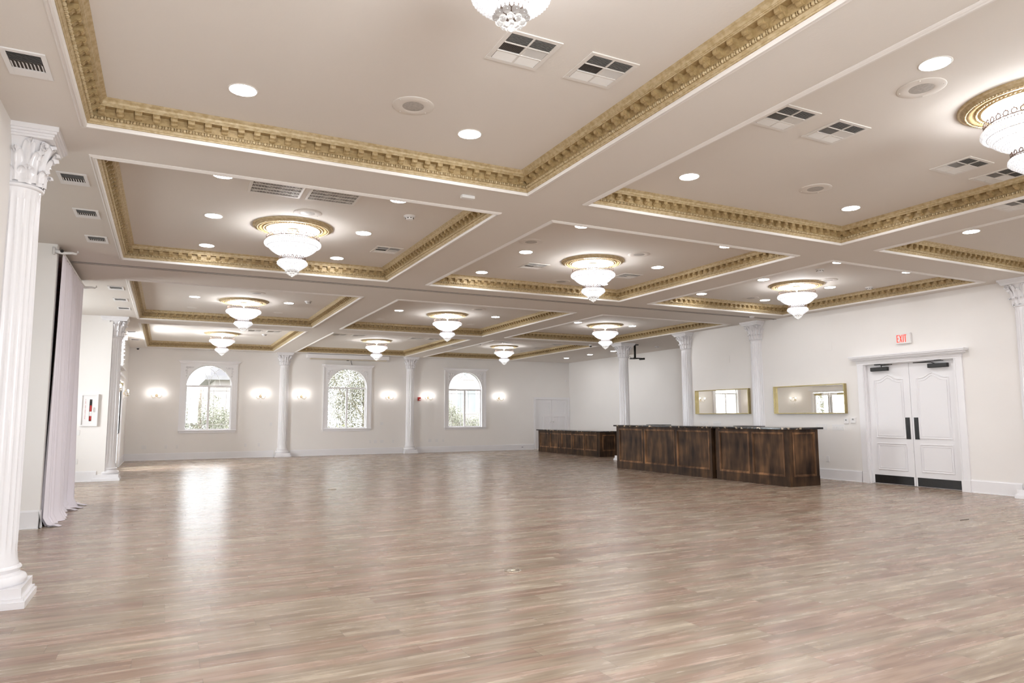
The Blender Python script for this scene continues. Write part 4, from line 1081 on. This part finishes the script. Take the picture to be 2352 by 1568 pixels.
# ================================================================== FLOOR ITEMS
def floor_box(loc, label):
    t = thing('floor_outlet', label, 'floor outlet', loc, 0, 'round metal floor outlets')
    obj('cover_ring', MB().lathe([(.082,0),(.080,.005),(.062,.007),(.060,.004)], 32), M_steel, t, smooth=True)
    obj('lid', MB().lathe([(.060,.004),(.03,.005),(0,.005)], 28).box(-.02,.02,-.006,.006,.0045,.0075), M_steel, t)
    return t
f0 = floor_box((2.93, 5.85, 0), 'round brass floor outlet in the middle of the near floor')
dup(f0, (2.975, 13.85, 0), 0, 'round floor outlet level with the folding track, left of centre'); dup(f0, (2.91, 19.05, 0), 0, 'round floor outlet far back near the first half column')
tag(obj('wire_scrap', MB().tube([(0,0,.004), (.06,.01,.004), (.13,.012,.004), (.17,.0,.005), (.165,-.02,.012)], .004, 5), M_dark), 'short scrap of dark wire lying on the floor at the right', 'wire', loc=(9.60, 5.74, 0))

# ================================================================== OUTSIDE
struct('ground', MB().box(-40, 60, -40, YB+.3, -.35, -.30).box(-40, 60, YB+.3, 80, -.35, -.30), M_grass)
def tree(name, loc, h, blobs, leaves, size, mat_, label, cat='tree', trunk=True, seed=1):
    rnd = random.Random(seed); t = thing(name, label, cat, (*loc, -.3))
    f = MB()
    for (bx, by, bz, br) in blobs:
        n = int(leaves*br**2)
        for _ in range(n):
            while 1:
                p = Vector((rnd.uniform(-1,1), rnd.uniform(-1,1), rnd.uniform(-1,1)))
                if .15 < p.length < 1: break
            p = Vector((bx, by, bz))+p*br; s = size*rnd.uniform(.6, 1.3)
            n1 = Vector((rnd.gauss(0,1), rnd.gauss(0,1), rnd.gauss(0,1))).normalized(); n2 = n1.orthogonal().normalized()*s; n3 = n1.cross(n2).normalized()*s*.55
            f.quad(p-n2, p+n3, p+n2, p-n3)
    obj('foliage', f, mat_, t)
    b = MB()
    if trunk: b.tube([(0,0,0), (.05,0,h*.3), (0,.08,h*.6), (.05,0,h*.85)], [.14,.11,.08,.03], 8)
    for (bx, by, bz, br) in blobs: b.tube([(0,0,.1 if not trunk else bz*.45), (bx*.6, by*.6, bz*.75), (bx, by, bz+br*.5)], [.05,.035,.012], 5)
    obj('trunk' if trunk else 'stems', b, M_bark, t)
tree('tree', (1.2, 31.5), 3.4, [(-.9,0,1.6,1.1),(.1,.3,1.9,1.0),(-.2,.4,1.0,.9),(.6,.4,1.4,.8),(-1.2,.4,2.6,.8),(-1.7,0,3.3,.55),(.9,.2,1.1,.8),(1.6,.3,1.6,.7)], 3300, .036, M_leafp, 'pale leafy tree outside the first back window', seed=3)
tree('tree', (8.4, 32.5), 6.0, [(-1.4,0,1.5,1.3),(0,.2,2.2,1.4),(-.8,.5,3.4,1.4),(1.2,0,1.4,1.3),(.7,.4,3.2,1.3),(-1.9,.2,3.9,1.1),(0,.3,4.8,1.2)], 4200, .036, M_leaf, 'dense tree filling the view of the middle back window', seed=5)
tree('bush', (8.2, 29.4), 1.2, [(-1.4,0,.9,.55),(-.4,.1,.8,.5),(.6,0,.9,.6),(1.3,0,1.0,.5)], 1300, .05, M_leaf2, 'yellow-green bush below the middle back window', 'bush', False, seed=8)
tree('bush', (12.6, 29.8), 1.4, [(-.9,0,1.4,.75),(-.3,.1,1.2,.6),(.3,.1,1.2,.55),(.8,0,1.4,.6),(-1.0,.2,2.1,.5),(-.6,.2,1.8,.45)], 5200, .03, M_leafp, 'light green bush below the third back window', 'bush', False, seed=9)
tree('tree', (10.9, 30.6), 4.5, [(.2,0,3.4,.5),(.6,0,3.9,.45),(.1,.1,4.2,.6)], 900, .05, M_leafp, 'thin branch of a tree at the top left of the third back window', seed=11)
tree('tree', (-8.5, 26.5), 5.0, [(0,0,2.2,1.6),(-.5,-2.2,2.0,1.6),(.2,2.2,2.4,1.6),(0,-1,4.0,1.5),(0,1.5,4.4,1.4)], 480, .09, M_leaf, 'tree outside the glazed left doors', seed=13)
def house(name, X, Y, zt, loc_y2, label, wins):
    t = thing(name, label, 'building', (0, 0, -.3))
    obj('wall', MB().box(X[0], X[1], Y, loc_y2, 0, zt+.3), M_stucco, t)
    obj('roof', MB().box(X[0]-.6, X[1]+.6, Y-.6, loc_y2+.6, zt+.3, zt+.55).box(X[0]-.3, X[1]+.3, Y-.3, loc_y2, zt+.55, zt+1.1), M_roof, t)
    for (x0, x1, z0, z1) in wins:
        f = obj('window', MB().frame(x0, x1, z0+.3, z1+.3, .10, Y-.06, Y+.02).box((x0+x1)/2-.03, (x0+x1)/2+.03, Y-.04, Y, z0+.3, z1+.3), M_plate, t)
        obj('pane', MB().box(x0+.1, x1-.1, Y-.02, Y-.01, z0+.4, z1+.2), M_dark if False else M_winfar, f)
M_winfar = mat('far window glass', (.19,.20,.205), .5, noise=((1,1,1),(.22,.23,.235),1))
house('house', (2.6, 8.0), 46, 3.7, 54, 'low beige house with flat eaves seen through the first back window', [(3.6, 4.6, 1.2, 2.6)])
house('apartment_building', (17.6, 26), 45, 9, 56, 'tall beige building seen through the third back window', [(18.1, 19.7, 1.6, 3.4), (18.6, 19.6, 4.0, 5.4), (21, 22.5, 1.6, 3.4)])
